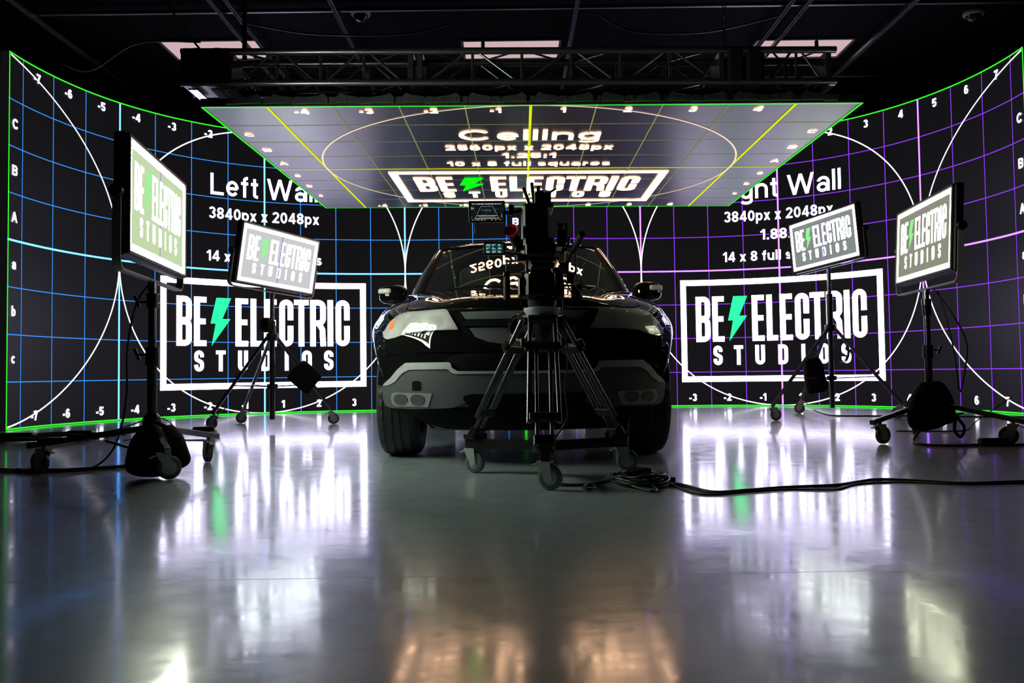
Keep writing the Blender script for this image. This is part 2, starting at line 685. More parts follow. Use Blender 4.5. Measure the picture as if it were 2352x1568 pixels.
def smooth_interp(tab, x):
    """monotone-ish cubic through the table"""
    n = len(tab)
    if x <= tab[0][0]:
        return tab[0][1]
    if x >= tab[-1][0]:
        return tab[-1][1]
    for i in range(n - 1):
        if x <= tab[i + 1][0]:
            x0, y0 = tab[i]
            x1, y1 = tab[i + 1]
            h = x1 - x0
            m0 = (y1 - tab[i - 1][1]) / (x1 - tab[i - 1][0]) if i > 0 else (y1 - y0) / h
            m1 = (tab[i + 2][1] - y0) / (tab[i + 2][0] - x0) if i + 2 < n else (y1 - y0) / h
            t = (x - x0) / h
            return (2 * t ** 3 - 3 * t * t + 1) * y0 + (t ** 3 - 2 * t * t + t) * h * m0 + (-2 * t ** 3 + 3 * t * t) * y1 + (t ** 3 - t * t) * h * m1


# ------------------------------------------------------------------ the room shell
mb = MB()
mb.box((0, 5, -0.05), (18, 20, 0.1), ch=0.001)
floor = struct(mb.build('floor', 'floor'))
# saw-cut joints of the slab: thin dark channels laid into the surface
M['joint'] = mat('joint_filler', (0.42, 0.46, 0.48), 0.3, noise=0.5)
for y in (2.19,):
    MB().box((0, y, 0.00005), (18, 0.004, 0.0003), ch=0.00002).build('joint', 'joint', floor)
struct(MB().box((0, 5, 4.68), (18, 20, 0.1), ch=0.001).build('ceiling', 'black_ceiling'))
struct(MB().box((0, 15.05, 2.3), (18, 0.1, 4.7), ch=0.001).build('wall_back', 'black_wall'))
struct(MB().box((-9.05, 5, 2.3), (0.1, 20.2, 4.7), ch=0.001).build('wall_left', 'black_wall'))
struct(MB().box((9.05, 5, 2.3), (0.1, 20.2, 4.7), ch=0.001).build('wall_right', 'black_wall'))
struct(MB().box((0, -5.05, 2.3), (18, 0.1, 4.7), ch=0.001).build('wall_front', 'black_wall'))

# ------------------------------------------------------------------ LED walls: plan curve of each, from the seam outwards
KNOTS = [0, 2.5, 5, 7.5, 10, 12.5, 15]
HEAD = {-1: [-0.0562, 0.0056, 0.1442, 0.4387, 0.8513, 1.2638, 1.5948], 1: [-0.1046, -0.0784, 0.0519, 0.4008, 0.8798, 1.2900, 1.6376]}
SEAM = (0.3814, 24.1045)
CURVE = {}
for sg in (-1, 1):
    n, x, y = 600, SEAM[0], SEAM[1]
    d = 15.0 / n
    pts = [(x, y)]
    tab = list(zip(KNOTS, HEAD[sg]))
    for i in range(n):
        h = interp(tab, (i + 0.5) * d)
        x += sg * math.cos(h) * d
        y -= math.sin(h) * d
        pts.append((x, y))
    CURVE[sg] = pts


def wall_pt(sg, u, v, off=0.0):
    """pattern square coordinates on one wall -> world; off = metres out of the face"""
    t = (7.5 - u) if sg < 0 else (u + 7.5)
    t = min(max(t, 0), 15) / 15 * 600
    i = min(int(t), 599)
    a, b = CURVE[sg][i], CURVE[sg][i + 1]
    fr = t - i
    h = interp(list(zip(KNOTS, HEAD[sg])), t / 40)
    nx, ny = -sg * math.sin(h), -math.cos(h)
    return Vector(((a[0] + (b[0] - a[0]) * fr) * S + nx * off, (a[1] + (b[1] - a[1]) * fr) * S + ny * off, (v + 4) * S + 0.004))


CEIL = dict(c=(0.1853, 8.139, 2.569), yaw=-0.0100, pt=0.0086, rl=-0.0100)


def ceil_pt(u, v, off=0.0):
    x, w = u * S, -v * S
    c, s = math.cos(CEIL['yaw']), math.sin(CEIL['yaw'])
    return Vector((CEIL['c'][0] + x * c - w * s, CEIL['c'][1] + x * s + w * c, CEIL['c'][2] + CEIL['pt'] * w + CEIL['rl'] * x - off))


# --- pattern shapes in square coordinates: lists of quads
def bar(u0, v0, u1, v1, step=0.25):
    """axis-aligned bar cut into short pieces along its longer side"""
    q = []
    n = max(1, int(math.ceil((u1 - u0) / step)))
    for i in range(n):
        a, b = u0 + (u1 - u0) * i / n, u0 + (u1 - u0) * (i + 1) / n
        q.append([(a, v0), (b, v0), (b, v1), (a, v1)])
    return q


def stroke(pts, t, closed=False):
    n = len(pts)
    L, R = [], []
    for i in range(n):
        if closed:
            a, b = pts[i - 1], pts[(i + 1) % n]
        else:
            a, b = pts[max(i - 1, 0)], pts[min(i + 1, n - 1)]
        dx, dy = b[0] - a[0], b[1] - a[1]
        l = math.hypot(dx, dy) or 1
        nx, ny = -dy / l * t / 2, dx / l * t / 2
        L.append((pts[i][0] + nx, pts[i][1] + ny))
        R.append((pts[i][0] - nx, pts[i][1] - ny))
    m = n if closed else n - 1
    return [[L[i], R[i], R[(i + 1) % n], L[(i + 1) % n]] for i in range(m)]


def arc(cx, cy, rx, ry, a0, a1, n=8):
    return [(cx + rx * math.cos(math.radians(a0 + (a1 - a0) * i / n)), cy + ry * math.sin(math.radians(a0 + (a1 - a0) * i / n))) for i in range(n + 1)]


def letter(ch, w, h, t):
    th = t * 0.98
    r = (w - t) / 2
    if ch == 'I':
        return bar(0, 0, t, h)
    if ch == 'L':
        return bar(0, 0, t, h) + bar(t, 0, w, th)
    if ch == 'E':
        return bar(0, 0, t, h) + bar(t, 0, w, th) + bar(t, h - th, w, h) + bar(t, h / 2 - th / 2, w * 0.94, h / 2 + th / 2)
    if ch == 'T':
        return bar(0, h - th, w, h) + bar((w - t) / 2, 0, (w + t) / 2, h - th)
    if ch == 'U':
        return stroke([(t / 2, h)] + arc(w / 2, r + t / 2, r, r, 180, 360) + [(w - t / 2, h)], t)
    if ch == 'O':
        return stroke(arc(w / 2, h - r - t / 2, r, r, 0, 180) + arc(w / 2, r + t / 2, r, r, 180, 360), t, True)
    if ch == 'C':
        return stroke([(w - t / 2, h * 0.56)] + arc(w / 2, h - r - t / 2, r, r, 0, 180) + arc(w / 2, r + t / 2, r, r, 180, 360) + [(w - t / 2, h * 0.44)], t)
    if ch == 'S':
        ry = (h - t) / 4
        return stroke([(w - t / 2, h * 0.68)] + arc(w / 2, h - r - t / 2, r, r, 0, 180) + arc(w / 2, h * 0.62, r, h * 0.10, 180, 265, 4)
                      + arc(w / 2, h * 0.38, r, h * 0.10, 85, 0, 4) + arc(w / 2, r + t / 2, r, r, 0, -180) + [(t / 2, h * 0.32)], t)
    if ch == 'D':
        return bar(0, 0, t, h) + stroke([(t * 0.5, h - t / 2), (w - r - t / 2, h - t / 2)] + arc(w - r - t / 2, h - r - t / 2, r, r, 90, 0, 6) + arc(w - r - t / 2, r + t / 2, r, r, 0, -90, 6) + [(t * 0.5, t / 2)], t)
    if ch == 'B':
        q = bar(0, 0, t, h)
        hm = h * 0.5
        rb = r * 0.9
        for y0, y1 in ((0, hm + t * 0.38), (hm - t * 0.38, h)):
            q += stroke([(t * 0.5, y1 - t / 2), (w - rb - t / 2, y1 - t / 2)] + arc(w - rb - t / 2, y1 - rb - t / 2, rb, rb, 90, 0, 6) + arc(w - rb - t / 2, y0 + rb + t / 2, rb, rb, 0, -90, 6) + [(t * 0.5, y0 + t / 2)], t)
        return q
    if ch == 'R':
        q = bar(0, 0, t, h)
        y0, y1 = h * 0.44, h
        rb = r * 0.9
        q += stroke([(t * 0.5, y1 - t / 2), (w - rb - t / 2, y1 - t / 2)] + arc(w - rb - t / 2, y1 - rb - t / 2, rb, rb, 90, 0, 6) + arc(w - rb - t / 2, y0 + rb + t / 2, rb, rb, 0, -90, 6) + [(t * 0.5, y0 + t / 2)], t)
        q += stroke([(w * 0.55, y0 + t / 2), (w - t * 0.6, h * 0.36), (w - t * 0.55, h * 0.2), (w - t * 0.45, 0)], t)
        return q
    return []


BIG = [('B', -2.41, 0.42), ('E', -1.93, 0.34), ('E', -0.80, 0.345), ('L', -0.39, 0.31), ('E', -0.02, 0.345), ('C', 0.40, 0.39), ('T', 0.81, 0.41), ('R', 1.26, 0.44), ('I', 1.75, 0.16), ('C', 1.98, 0.40)]
SMALL = [('S', -1.92, 0.26), ('T', -1.33, 0.26), ('U', -0.73, 0.27), ('D', -0.09, 0.27), ('I', 0.55, 0.105), ('O', 1.03, 0.27), ('S', 1.65, 0.26)]
BOLT = [(-1.32, -0.78), (-1.48, -1.49), (-1.34, -1.49), (-1.45, -2.10), (-0.94, -1.36), (-1.16, -1.36), (-0.92, -0.78)]
BOLT_Q = [[BOLT[0], BOLT[1], BOLT[2], BOLT[5]], [BOLT[0], BOLT[5], BOLT[6]], [BOLT[2], BOLT[3], BOLT[4], BOLT[5]]]


def logo_letters():
    q = []
    for ch, u, w in BIG:
        q.append((ch, [[(a + u, b - 2.11) for a, b in f] for f in letter(ch, w, 1.34, 0.158)]))
    for ch, u, w in SMALL:
        q.append((ch, [[(a + u, b - 2.80) for a, b in f] for f in letter(ch, w, 0.57, 0.105)]))
    return q


def logo_frame(t=0.165):
    a, b, c, d = -2.85, -3.29, 2.85, -0.275
    return bar(a, b, c, b + t) + bar(a, d - t, c, d) + bar(a, b + t, a + t, d - t) + bar(c - t, b + t, c, d - t)


def el(cx, cy, rx, ry, a0, a1, n=14):
    return arc(cx, cy, rx, ry, a0, a1, n)


def slant(x0, y0, x1, y1, t):
    """slanting stem with level ends"""
    return [[(x0 - t / 2, y0), (x0 + t / 2, y0), (x1 + t / 2, y1), (x1 - t / 2, y1)]]


def glyph(c, t):
    """upright sans letter, capitals 1 high: (list of quads, width)"""
    X, h = 0.73, t / 2
    w = 0.60
    r = (w - t) / 2
    V = lambda x, a, b: bar(x, a, x + t, b, 9)
    H = lambda a, b, y: bar(a, y - h, b, y + h, 9)
    bowl = lambda cx, cy, rx, ry: stroke(el(cx, cy, rx, ry, 0, 345, 23), t, True)
    if c == ' ':
        return [], 0.22
    if c == 'L':
        return V(0, 0, 1) + H(t, 0.64, h), 0.64
    if c == 'W':
        W = 1.26
        k = t * 1.06
        return slant(k / 2, 1, 0.27 * W, 0, k) + slant(0.5 * W, 1, 0.27 * W, 0, k) + slant(0.5 * W, 1, 0.73 * W, 0, k) + slant(W - k / 2, 1, 0.73 * W, 0, k), W
    if c == 'C':
        W = 0.92
        return stroke(el(W / 2, 0.5, W / 2 - h, 0.5 - h, 38, 322, 24), t), W
    if c == 'A':
        W = 0.90
        return slant(h, 0, W / 2, 1, t * 1.05) + slant(W - h, 0, W / 2, 1, t * 1.05) + H(0.2, W - 0.2, 0.34), W
    if c in 'BR':
        W = 0.80
        q = V(0, 0, 1)
        ry = 0.24 - h / 2
        q += stroke([(t, 1 - h), (W - 0.32, 1 - h)] + el(W - 0.32, 0.76 - h / 2 + 0.0, 0.32 - h, ry, 90, -90, 10) + [(t, 0.52)], t)
        if c == 'B':
            q += stroke([(t, 0.52), (W - 0.28, 0.52)] + el(W - 0.28, 0.26 + h / 2, 0.28 - h, 0.26 - h / 2, 90, -90, 10) + [(t, h)], t)
        else:
            q += slant(0.45, 0.5, W - h * 1.1, 0, t * 1.15)
        return q, W
    if c == 'e':
        return stroke(el(w / 2, X / 2, r, X / 2 - h, 0, 322, 22), t) + H(h, w - h, X / 2), w
    if c == 'c':
        return stroke(el(w / 2, X / 2, r, X / 2 - h, 42, 318, 20), t), w * 0.95
    if c == 'a':
        return V(w - t, 0, X * 0.62) + stroke([(h * 1.2, X * 0.70)] + el(w / 2, X * 0.62, r, X * 0.38 - h, 160, 0, 10), t) + bowl(w * 0.46, 0.215, w * 0.46 - h, 0.215 - h * 0.75), w
    if c == 'f':
        return V(0.10, 0, 0.78) + stroke([(0.10 + h, 0.75)] + el(0.10 + h + 0.14, 0.82, 0.14, 0.18 - h, 180, 80, 6), t) + H(0, 0.34, X - h), 0.36
    if c == 't':
        return V(0.10, 0.14, 0.93) + stroke(el(0.10 + h + 0.13, 0.15, 0.13, 0.15 - h, 180, 285, 6), t) + H(0, 0.33, X - h), 0.34
    if c == 'l':
        return V(0, 0, 1), t
    if c == 'i':
        return V(0, 0, X) + V(0, 1 - t, 1), t
    if c == '1':
        return V(0.20, 0, 1) + stroke([(0.0, 0.74), (0.14, 0.79), (0.24, 0.97)], t * 0.85), 0.20 + t
    if c in 'hn':
        return V(0, 0, 1 if c == 'h' else X) + stroke([(h, X * 0.55)] + el(w / 2, X * 0.62, r, X * 0.38 - h, 175, 0, 10) + [(w - h, 0)], t), w
    if c == 'u':
        return V(w - t, 0, X) + stroke([(h, X)] + el(w / 2, X * 0.38, r, X * 0.38 - h, 180, 355, 10), t), w
    if c == 'r':
        return V(0, 0, X) + stroke(el(0.30, X * 0.55, 0.30 - h, X * 0.45 - h, 170, 85, 6), t), 0.34
    if c in 'bpqg':
        x0 = 0 if c in 'bp' else w - t
        q = bowl(w / 2, X / 2, r, X / 2 - h)
        if c == 'b':
            q += V(x0, 0, 1)
        elif c in 'pq':
            q += V(x0, -0.28, X)
        else:
            q += V(x0, -0.10, X) + stroke(el(w / 2, -0.09, r, 0.19 - h, 0, -160, 10), t)
        return q, w
    if c == 's':
        W = 0.52
        a = W / 2 - h
        return stroke(el(W / 2, X * 0.75 - h / 2, a, X * 0.25 - h / 2, 20, 250, 12) + el(W / 2, X * 0.25 + h / 2, a, X * 0.25 - h / 2, 70, -160, 12), t), W
    if c == 'x':
        W = 0.54
        return slant(h, X, W - h, 0, t * 1.15) + slant(W - h, X, h, 0, t * 1.15), W
    if c == '0':
        return stroke(el(w / 2, 0.5, r, 0.5 - h, 0, 345, 23), t, True), w
    if c == '2':
        return stroke(el(w / 2, 0.70, r, 0.30 - h, 165, -30, 12) + [(h * 1.6, t * 0.8)], t) + H(0, w, h), w
    if c == '3':
        return stroke(el(w / 2, 0.76 - h / 3, r * 0.94, 0.24 - h / 2, 160, -85, 10), t) + stroke(el(w / 2, 0.26 + h / 3, r, 0.27 - h * 0.7, 85, -160, 12), t), w
    if c == '4':
        return V(w * 0.62, 0, 1) + H(0, w * 1.05, 0.27) + stroke([(w * 0.68, 0.93), (h * 0.9, 0.29)], t * 0.9), w * 1.05
    if c == '5':
        return H(0.09, w * 0.95, 1 - h) + stroke([(0.13, 1), (0.09, 0.46)], t) + stroke(el(w / 2, 0.335, r, 0.335 - h, 140, -160, 16), t), w
    if c == '6':
        return bowl(w / 2, 0.32, r, 0.32 - h) + stroke(el(w / 2, 0.5, r, 0.5 - h, 215, 40, 14), t), w
    if c == '7':
        return H(0, w, 1 - h) + stroke([(w - h, 0.92), (w * 0.55, 0.5), (w * 0.36, 0)], t), w
    if c == '8':
        return bowl(w / 2, 0.75 - h / 4, r * 0.92, 0.25 - h * 0.75) + bowl(w / 2, 0.27, r, 0.27 - h), w
    if c == '-':
        return H(0, 0.30, 0.36), 0.30
    if c == '.':
        return V(0, 0, t), t
    if c == ':':
        return V(0, 0, t) + V(0, X - t, X), t
    return [], 0.3


def text_uv(s, cu, v0, v1, width=None, off=0.14, rot=False):
    """text centred on cu, capitals from v0 to v1, stretched to width if given; off = stem weight"""
    x, quads = 0.0, []
    for ch in s:
        q, w = glyph(ch, off)
        quads += [[(a + x, b) for a, b in f] for f in q]
        x += w + (0.13 if ch != ' ' else 0.10)
    x1 = max(p[0] for f in quads for p in f)
    x0 = min(p[0] for f in quads for p in f)
    k = v1 - v0
    kx = k if width is None else width / (x1 - x0)
    vs, fs = [], []
    for f in quads:
        fs.append(tuple(range(len(vs), len(vs) + len(f))))
        vs += [(cu + (a - (x0 + x1) / 2) * kx, v0 + b * k) for a, b in f]
    return vs, fs


def put_quads(quads, fn):
    m = MB()
    for q in quads:
        m.add([fn(a, b) for a, b in q], [tuple(range(len(q)))])
    return m


def put_text(parts, fn):
    m = MB()
    for vs, fs in parts:
        m.add([fn(a, b) for a, b in vs], fs)
    return m


def pattern(parent, fn, ulim, title, size, ratio, squares, mats, tw, centres, nmax, lu, half):
    """the whole test picture; fn(u, v, off) gives the point on the screen"""
    white, circ, grid_m, axis_m, bolt = mats
    t1, t2 = 0.021, 0.044
    U = ulim
    g, ax = [], []
    us = [k for k in range(-int(U), int(U) + 1) if abs(k) < U - 0.01]
    for k in us:
        big = k in (-4, 0, 4)
        w = (t2 if big else t1) / 2
        (ax if big else g).extend([[(k - w, v), (k + w, v), (k + w, v + 0.5), (k - w, v + 0.5)] for v in [-4 + i * 0.5 for i in range(16)]])
    for k in range(-3, 4):
        w = (t2 if k == 0 else t1) / 2
        (ax if k == 0 else g).extend(bar(-U, k - w, U, k + w))
    put_quads(g, lambda a, b: fn(a, b, 0.002)).build('grid_lines', grid_m, parent)
    put_quads(ax, lambda a, b: fn(a, b, 0.003)).build('axis_lines', axis_m, parent)
    for c0 in centres:
        pts = []
        run = []
        for i in range(181):
            a = 2 * PI * i / 180
            p = (c0 + 4 * math.cos(a), 3.985 * math.sin(a))
            if abs(p[0]) < U:
                run.append(p)
            else:
                if len(run) > 1:
                    pts.append(run)
                run = []
        if len(run) > 1:
            pts.append(run)
        q = []
        for r in pts:
            q += stroke(r, 0.032)
        put_quads(q, lambda a, b: fn(a, b, 0.004)).build('circle_line', circ, parent)
    e = 0.03
    q = bar(-U, 4 - e, U, 4) + bar(-U, -4, U, -4 + e)
    for s_ in (-1, 1):
        a = -U if s_ < 0 else U - e
        q += [[(a, v), (a + e, v), (a + e, v + 0.5), (a, v + 0.5)] for v in [-4 + i * 0.5 for i in range(16)]]
    put_quads(q, lambda a, b: fn(a, b, 0.005)).build('border_line', 'green', parent)
    T = lambda parts, name: put_text(parts, lambda a, b: fn(a, b, 0.006)).build(name, white, parent)
    T([text_uv(title, 0, 2.08, 2.67, tw, 0.135)], 'title_text')
    T([text_uv(size, 0, 1.42, 1.73, 3.04, 0.16)], 'size_text')
    T([text_uv(ratio, 0.0, 0.85, 1.15, 1.02, 0.17)], 'ratio_text')
    T([text_uv(squares, 0, 0.24, 0.53, 3.18, 0.165)], 'squares_text')
    nums = []
    for k in range(1, nmax + 1):
        for s_ in (-1, 1):
            for v in (3.64, -3.85):
                nums.append(text_uv(('-' if s_ < 0 else '') + str(k), s_ * (k - 0.5) - (0.04 if s_ < 0 else 0), v, v + 0.21, None, 0.20))
    T(nums, 'column_numbers')
    lets = []
    for i, ch in enumerate('CBAabc'):
        for s_ in (-1, 1):
            lets.append(text_uv(ch, s_ * lu, (2.39 if half else 2.41) - i, (2.61 if half else 2.59) - i, None, 0.20 if half else 0.16))
    T(lets, 'row_letters')
    put_quads(logo_frame(), lambda a, b: fn(a, b, 0.006)).build('logo_frame', white, parent)
    for ch, q in logo_letters():
        put_quads(q, lambda a, b: fn(a, b, 0.006)).build('logo_letter', white, parent)
    put_quads(BOLT_Q, lambda a, b: fn(a, b, 0.007)).build('logo_bolt', bolt, parent)


def led_wall(sg, label, title, mats, tw):
    mid = wall_pt(sg, 0, -4)
    root = thing('led_wall', label, 'led wall', (mid.x, mid.y, 0))

    def fn(u, v, off=0.0):
        return wall_pt(sg, u, v, off) - Vector((mid.x, mid.y, 0))
    NU = 120
    m = MB()
    # closed slab: face, back, edges
    ring = []
    for i in range(NU + 1):
        u = -7.5 + 15 * i / NU
        ring.append([fn(u, -4, 0), fn(u, 4, 0), fn(u, 4, -0.09), fn(u, -4, -0.09)])
    vs = [p for r in ring for p in r]
    fs = []
    for i in range(NU):
        for k in range(4):
            fs.append((i * 4 + k, i * 4 + (k + 1) % 4, (i + 1) * 4 + (k + 1) % 4, (i + 1) * 4 + k))
    fs += [(0, 1, 2, 3), (NU * 4 + 3, NU * 4 + 2, NU * 4 + 1, NU * 4)]
    m.add(vs, fs)
    m.build('screen', 'led', root, smooth=40)
    pattern(root, fn, 7.5, title, '3840px x 2048px', '1.88:1', '14 x 8 full squares', mats, tw, (-8, 0, 8), 7, 7.27, True)
    # the rear frame that carries the tiles
    for i in range(6):
        u = -7 + 14 * i / 5
        MB().beam(fn(u, -4, -0.13), fn(u, 4, -0.13), 0.05, 0.05).build('rear_post', 'truss_block', root)
    return root


led_wall(-1, 'curved LED wall with a blue grid reading Left Wall', 'Left Wall', ('white_w', 'white_line', 'blue', 'blue_axis', 'bolt_w'), 2.96)
led_wall(1, 'curved LED wall with a purple grid reading Right Wall', 'Right Wall', ('white_w', 'white_line', 'purple', 'purple_axis', 'bolt_w'), 3.52)

# ------------------------------------------------------------------ LED ceiling
root = thing('led_ceiling', 'flat LED panel ceiling hung over the car, yellow grid reading Ceiling', 'led ceiling', CEIL['c'])
CO = Vector(CEIL['c'])


def cfn(u, v, off=0.0):
    return ceil_pt(u, v, off) - CO


m = MB()
c8 = [cfn(a, b, o) for o in (0, -0.003) for a, b in ((-5, -4), (5, -4), (5, 4), (-5, 4))]
m.add(c8, [(0, 1, 2, 3), (7, 6, 5, 4), (0, 4, 5, 1), (1, 5, 6, 2), (2, 6, 7, 3), (3, 7, 4, 0)])
m.build('screen', 'led_ceil', root)
m = MB()
c8 = [cfn(a, b, o) for o in (-0.004, -0.06) for a, b in ((-5.005, -4.005), (5.005, -4.005), (5.005, 4.008), (-5.005, 4.008))]
m.add(c8, [(0, 1, 2, 3), (7, 6, 5, 4), (0, 4, 5, 1), (1, 5, 6, 2), (2, 6, 7, 3), (3, 7, 4, 0)])
m.build('housing', 'led_back', root)
pattern(root, cfn, 5, 'Ceiling', '2560px x 2048px', '1.25:1', '10 x 8 full squares', ('white_c', 'warm_line', 'yellow', 'yellow_axis', 'bolt_c'), 2.42, (0,), 4, 4.76, False)

# brackets along the front edge: a wide hanger on each tile joint, a small latch between
br = None
la = None
for k in range(-4, 6):
    p = cfn(k - 0.0, 4, -0.010) + Vector((0, -0.022, 0))
    if k <= 4:
        if br is None:
            m = MB()
            for s_ in (-1, 1):
                poly = [(0.03, 0.045), (0.06, 0.075), (0.10, 0.06), (0.20, 0.045), (0.20, 0.005), (0.03, 0.005)]
                poly = [(a * s_, b) for a, b in (poly if s_ > 0 else poly[::-1])]
                m.prism(poly, -0.012, 0.012)
                for bx, bz in ((0.06, 0.03), (0.11, 0.03), (0.16, 0.025)):
                    m.cyl((bx * s_, -0.018, bz), (bx * s_, 0.0, bz), 0.006, 8)
            m.box((0, 0.02, 0.03), (0.055, 0.03, 0.05))
            br = m.build('hanger_bracket', 'bracket', root)
            br.location = p
        else:
            share(br, root, p)
    q = cfn(k - 0.5, 4, -0.010) + Vector((0, -0.020, 0))
    if la is None:
        m = MB()
        m.prism([(-0.05, 0), (0.05, 0), (0.06, 0.04), (-0.02, 0.05), (-0.045, 0.04)], -0.01, 0.01)
        m.cyl((0.01, -0.018, 0.025), (0.01, 0, 0.025), 0.01, 10).cyl((-0.025, -0.016, 0.018), (-0.025, 0, 0.018), 0.006, 8)
        la = m.build('latch', 'bracket', root)
        la.location = q
    else:
        share(la, root, q)
for v in (2.6, 0.6, -1.4, -3.4):
    MB().beam(cfn(-5, v, -0.075), cfn(5, v, -0.075), 0.05, 0.03).build('carrier_beam', 'truss_block', root)

# ------------------------------------------------------------------ truss above the ceiling panel's front edge
TX0, TX1, TY, TW = -2.46, 2.46, 6.10, 0.24
ZT, ZB = 2.950, 2.712
tr = thing('lighting_truss', 'black box truss spanning above the LED ceiling', 'truss', (0, TY, ZB))
tr.rotation_euler = (0, 0.010, 0.0)
hh = ZT - ZB
for yy in (0, TW):
    for zz in (0, hh):
        MB().cyl((TX0, yy, zz), (TX1, yy, zz), 0.0255, 16).build('chord', 'truss', tr, smooth=40)


def brace(a, b, r=0.010):
    MB().cyl(a, b, r, 8).build('brace', 'truss', tr, smooth=50)


def bay(x0, x1, n):
    """zigzag web on the four sides of one truss length"""
    w = (x1 - x0) / n
    for i in range(n):
        a, b = x0 + i * w, x0 + (i + 1) * w
        up = i % 2 == 0
        for yy in (0, TW):
            brace((a + 0.03, yy, 0 if up else hh), (b - 0.03, yy, hh if up else 0))
            if i:
                brace((a, yy, 0), (a, yy, hh), 0.011)
        for zz in (0, hh):
            brace((a + 0.03, 0 if up else TW, zz), (b - 0.03, TW if up else 0, zz), 0.008)


bay(-2.06, -0.76, 4)
bay(-0.64, 1.58, 6)
bay(1.94, 2.38, 2)
for x in (-0.735, -0.665, 1.60, 1.90, 2.40, -2.10):
    MB().box((x, TW / 2, hh / 2), (0.045, TW + 0.02, hh - 0.02)).build('end_plate', 'truss', tr)
# sleeve blocks where the side trusses meet
for x0, x1 in ((-2.46, -2.08), (1.64, 1.76), (1.78, 1.90)):
    MB().box(((x0 + x1) / 2, TW / 2, hh / 2), (x1 - x0, TW + 0.06, hh + 0.05), ch=0.02).build('sleeve_block', 'truss_block', tr)
for x in (-2.38, -2.22):
    MB().cyl((x, TW / 2, hh + 0.02), (x, TW / 2, hh + 0.06), 0.05, 12).build('hoist_eye', 'truss_block', tr)
for i, x in enumerate((-2.40, -2.23, -2.12)):
    MB().box((x + 0.03, TW / 2, -0.045), (0.07, TW, 0.012), (0, 0, 0)).build('underside_plate', 'bare_metal', tr)
MB().beam((2.43, 0, -0.012), (2.43, TW + 0.05, -0.012), 0.05, 0.04).build('end_plate', 'bare_metal', tr)

for sx, lab in ((-2.27, 'dark side truss running back above the left of the LED ceiling'), (1.78, 'dark side truss running back above the right of the LED ceiling')):
    st = thing('side_truss', lab, 'truss', (sx, TY + TW + 0.05, ZB + 0.03))
    for xx in (-0.12, 0.12):
        for zz in (0, hh):
            MB().cyl((xx, 0, zz), (xx, 3.6, zz), 0.025, 12).build('chord', 'truss_block', st, smooth=40)
    for i in range(7):
        a, b = 0.05 + i * 0.5, 0.05 + (i + 1) * 0.5
        for xx in (-0.12, 0.12):
            MB().cyl((xx, a, 0 if i % 2 else hh), (xx, b, hh if i % 2 else 0), 0.01, 8).build('brace', 'truss_block', st)
# rear crossing truss, seen through the front one
rt = thing('rear_truss', 'thin rear truss glimpsed through the front box truss', 'truss', (0, 8.6, 3.02))
for zz in (0, 0.24):
    MB().cyl((-2.3, 0, zz), (2.3, 0, zz), 0.022, 12).build('chord', 'truss', rt, smooth=40)
for i in range(9):
    a = -2.2 + i * 0.49
    MB().cyl((a, 0, 0 if i % 2 else 0.24), (a + 0.47, 0, 0.24 if i % 2 else 0), 0.009, 8).build('brace', 'truss', rt)

# hanging hardware
for x, lab in ((1.66, 'black hoist chain hanging to the right part of the truss'), (-2.02, 'black perforated hanger above the left end of the truss')):
    n = 22
    m = MB()
    for i in range(n):
        z = 3.0 + i * 0.075
        if x > 0:
            m.tube([(0.012 if i % 2 else 0, 0 if i % 2 else 0.012, z - 3 - 0.03), (0.012 if i % 2 else 0, 0 if i % 2 else 0.012, z - 3 + 0.03), (-0.012 if i % 2 else 0, 0 if i % 2 else -0.012, z - 3 + 0.03), (-0.012 if i % 2 else 0, 0 if i % 2 else -0.012, z - 3 - 0.03)], 0.005, 5, True)
    if x < 0:
        m.box((0, 0, 0.83), (0.035, 0.012, 1.7))
        for i in range(18):
            m.cyl((0, -0.008, 0.1 + i * 0.09), (0, 0.008, 0.1 + i * 0.09), 0.008, 8)
    o = m.build('hoist_chain' if x > 0 else 'hanger_strap', 'black_metal')
    o.location = (x, TY + 0.12, 2.97)
    tag(o, lab, 'chain' if x > 0 else 'hanger')
for x, lab in ((0.0 - 0.19, 'slim black antenna rod on the middle of the truss'), (2.33, 'slim black antenna rod at the right end of the truss')):
    a = thing('antenna', lab, 'antenna', (x, TY + 0.03, ZT + 0.02 - 0.01 * x))
    MB().cyl((0, 0, 0), (0, 0, 0.06), 0.014, 10).build('base', 'black_plastic', a, smooth=40)
    MB().cyl((0, 0, 0.06), (0, 0, 0.16), 0.006, 8, 0.003).build('rod', 'black_plastic', a, smooth=40)

# ------------------------------------------------------------------ ceiling fittings
for x0, y0, lab in ((-4.24, 9.86, 'pink-tinted ceiling light panel above the left end of the truss'), (-0.56, 9.97, 'pink-tinted ceiling light panel above the middle of the truss'), (3.10, 10.06, 'pink-tinted ceiling light panel above the right end of the truss')):
    t = thing('ceiling_light', lab, 'ceiling light', (x0 + 0.6, y0 + 0.29, 4.615), 0, 'flush ceiling light panels')
    m = MB()
    for s_ in (-1, 1):
        m.box((s_ * 0.605, 0, 0), (0.03, 0.62, 0.03)).box((0, s_ * 0.3, 0), (1.24, 0.03, 0.03))
    m.build('frame', 'troffer_frame', t)
    MB().box((0, 0, 0.004), (1.18, 0.57, 0.01)).build('diffuser', 'troffer', t)
STRUTS = ((-3.14, 'left strut of the pair above the left ceiling light'), (-2.97, 'right strut of the pair above the left ceiling light'), (-1.88, 'lone strut left of the middle ceiling light'), (0.75, 'faint strut right of the middle ceiling light'), (3.07, 'left strut of the pair above the right ceiling light'), (3.26, 'right strut of the pair above the right ceiling light'), (-5.2, 'leftmost dim strut on the black ceiling'), (4.42, 'rightmost dim strut on the black ceiling'))
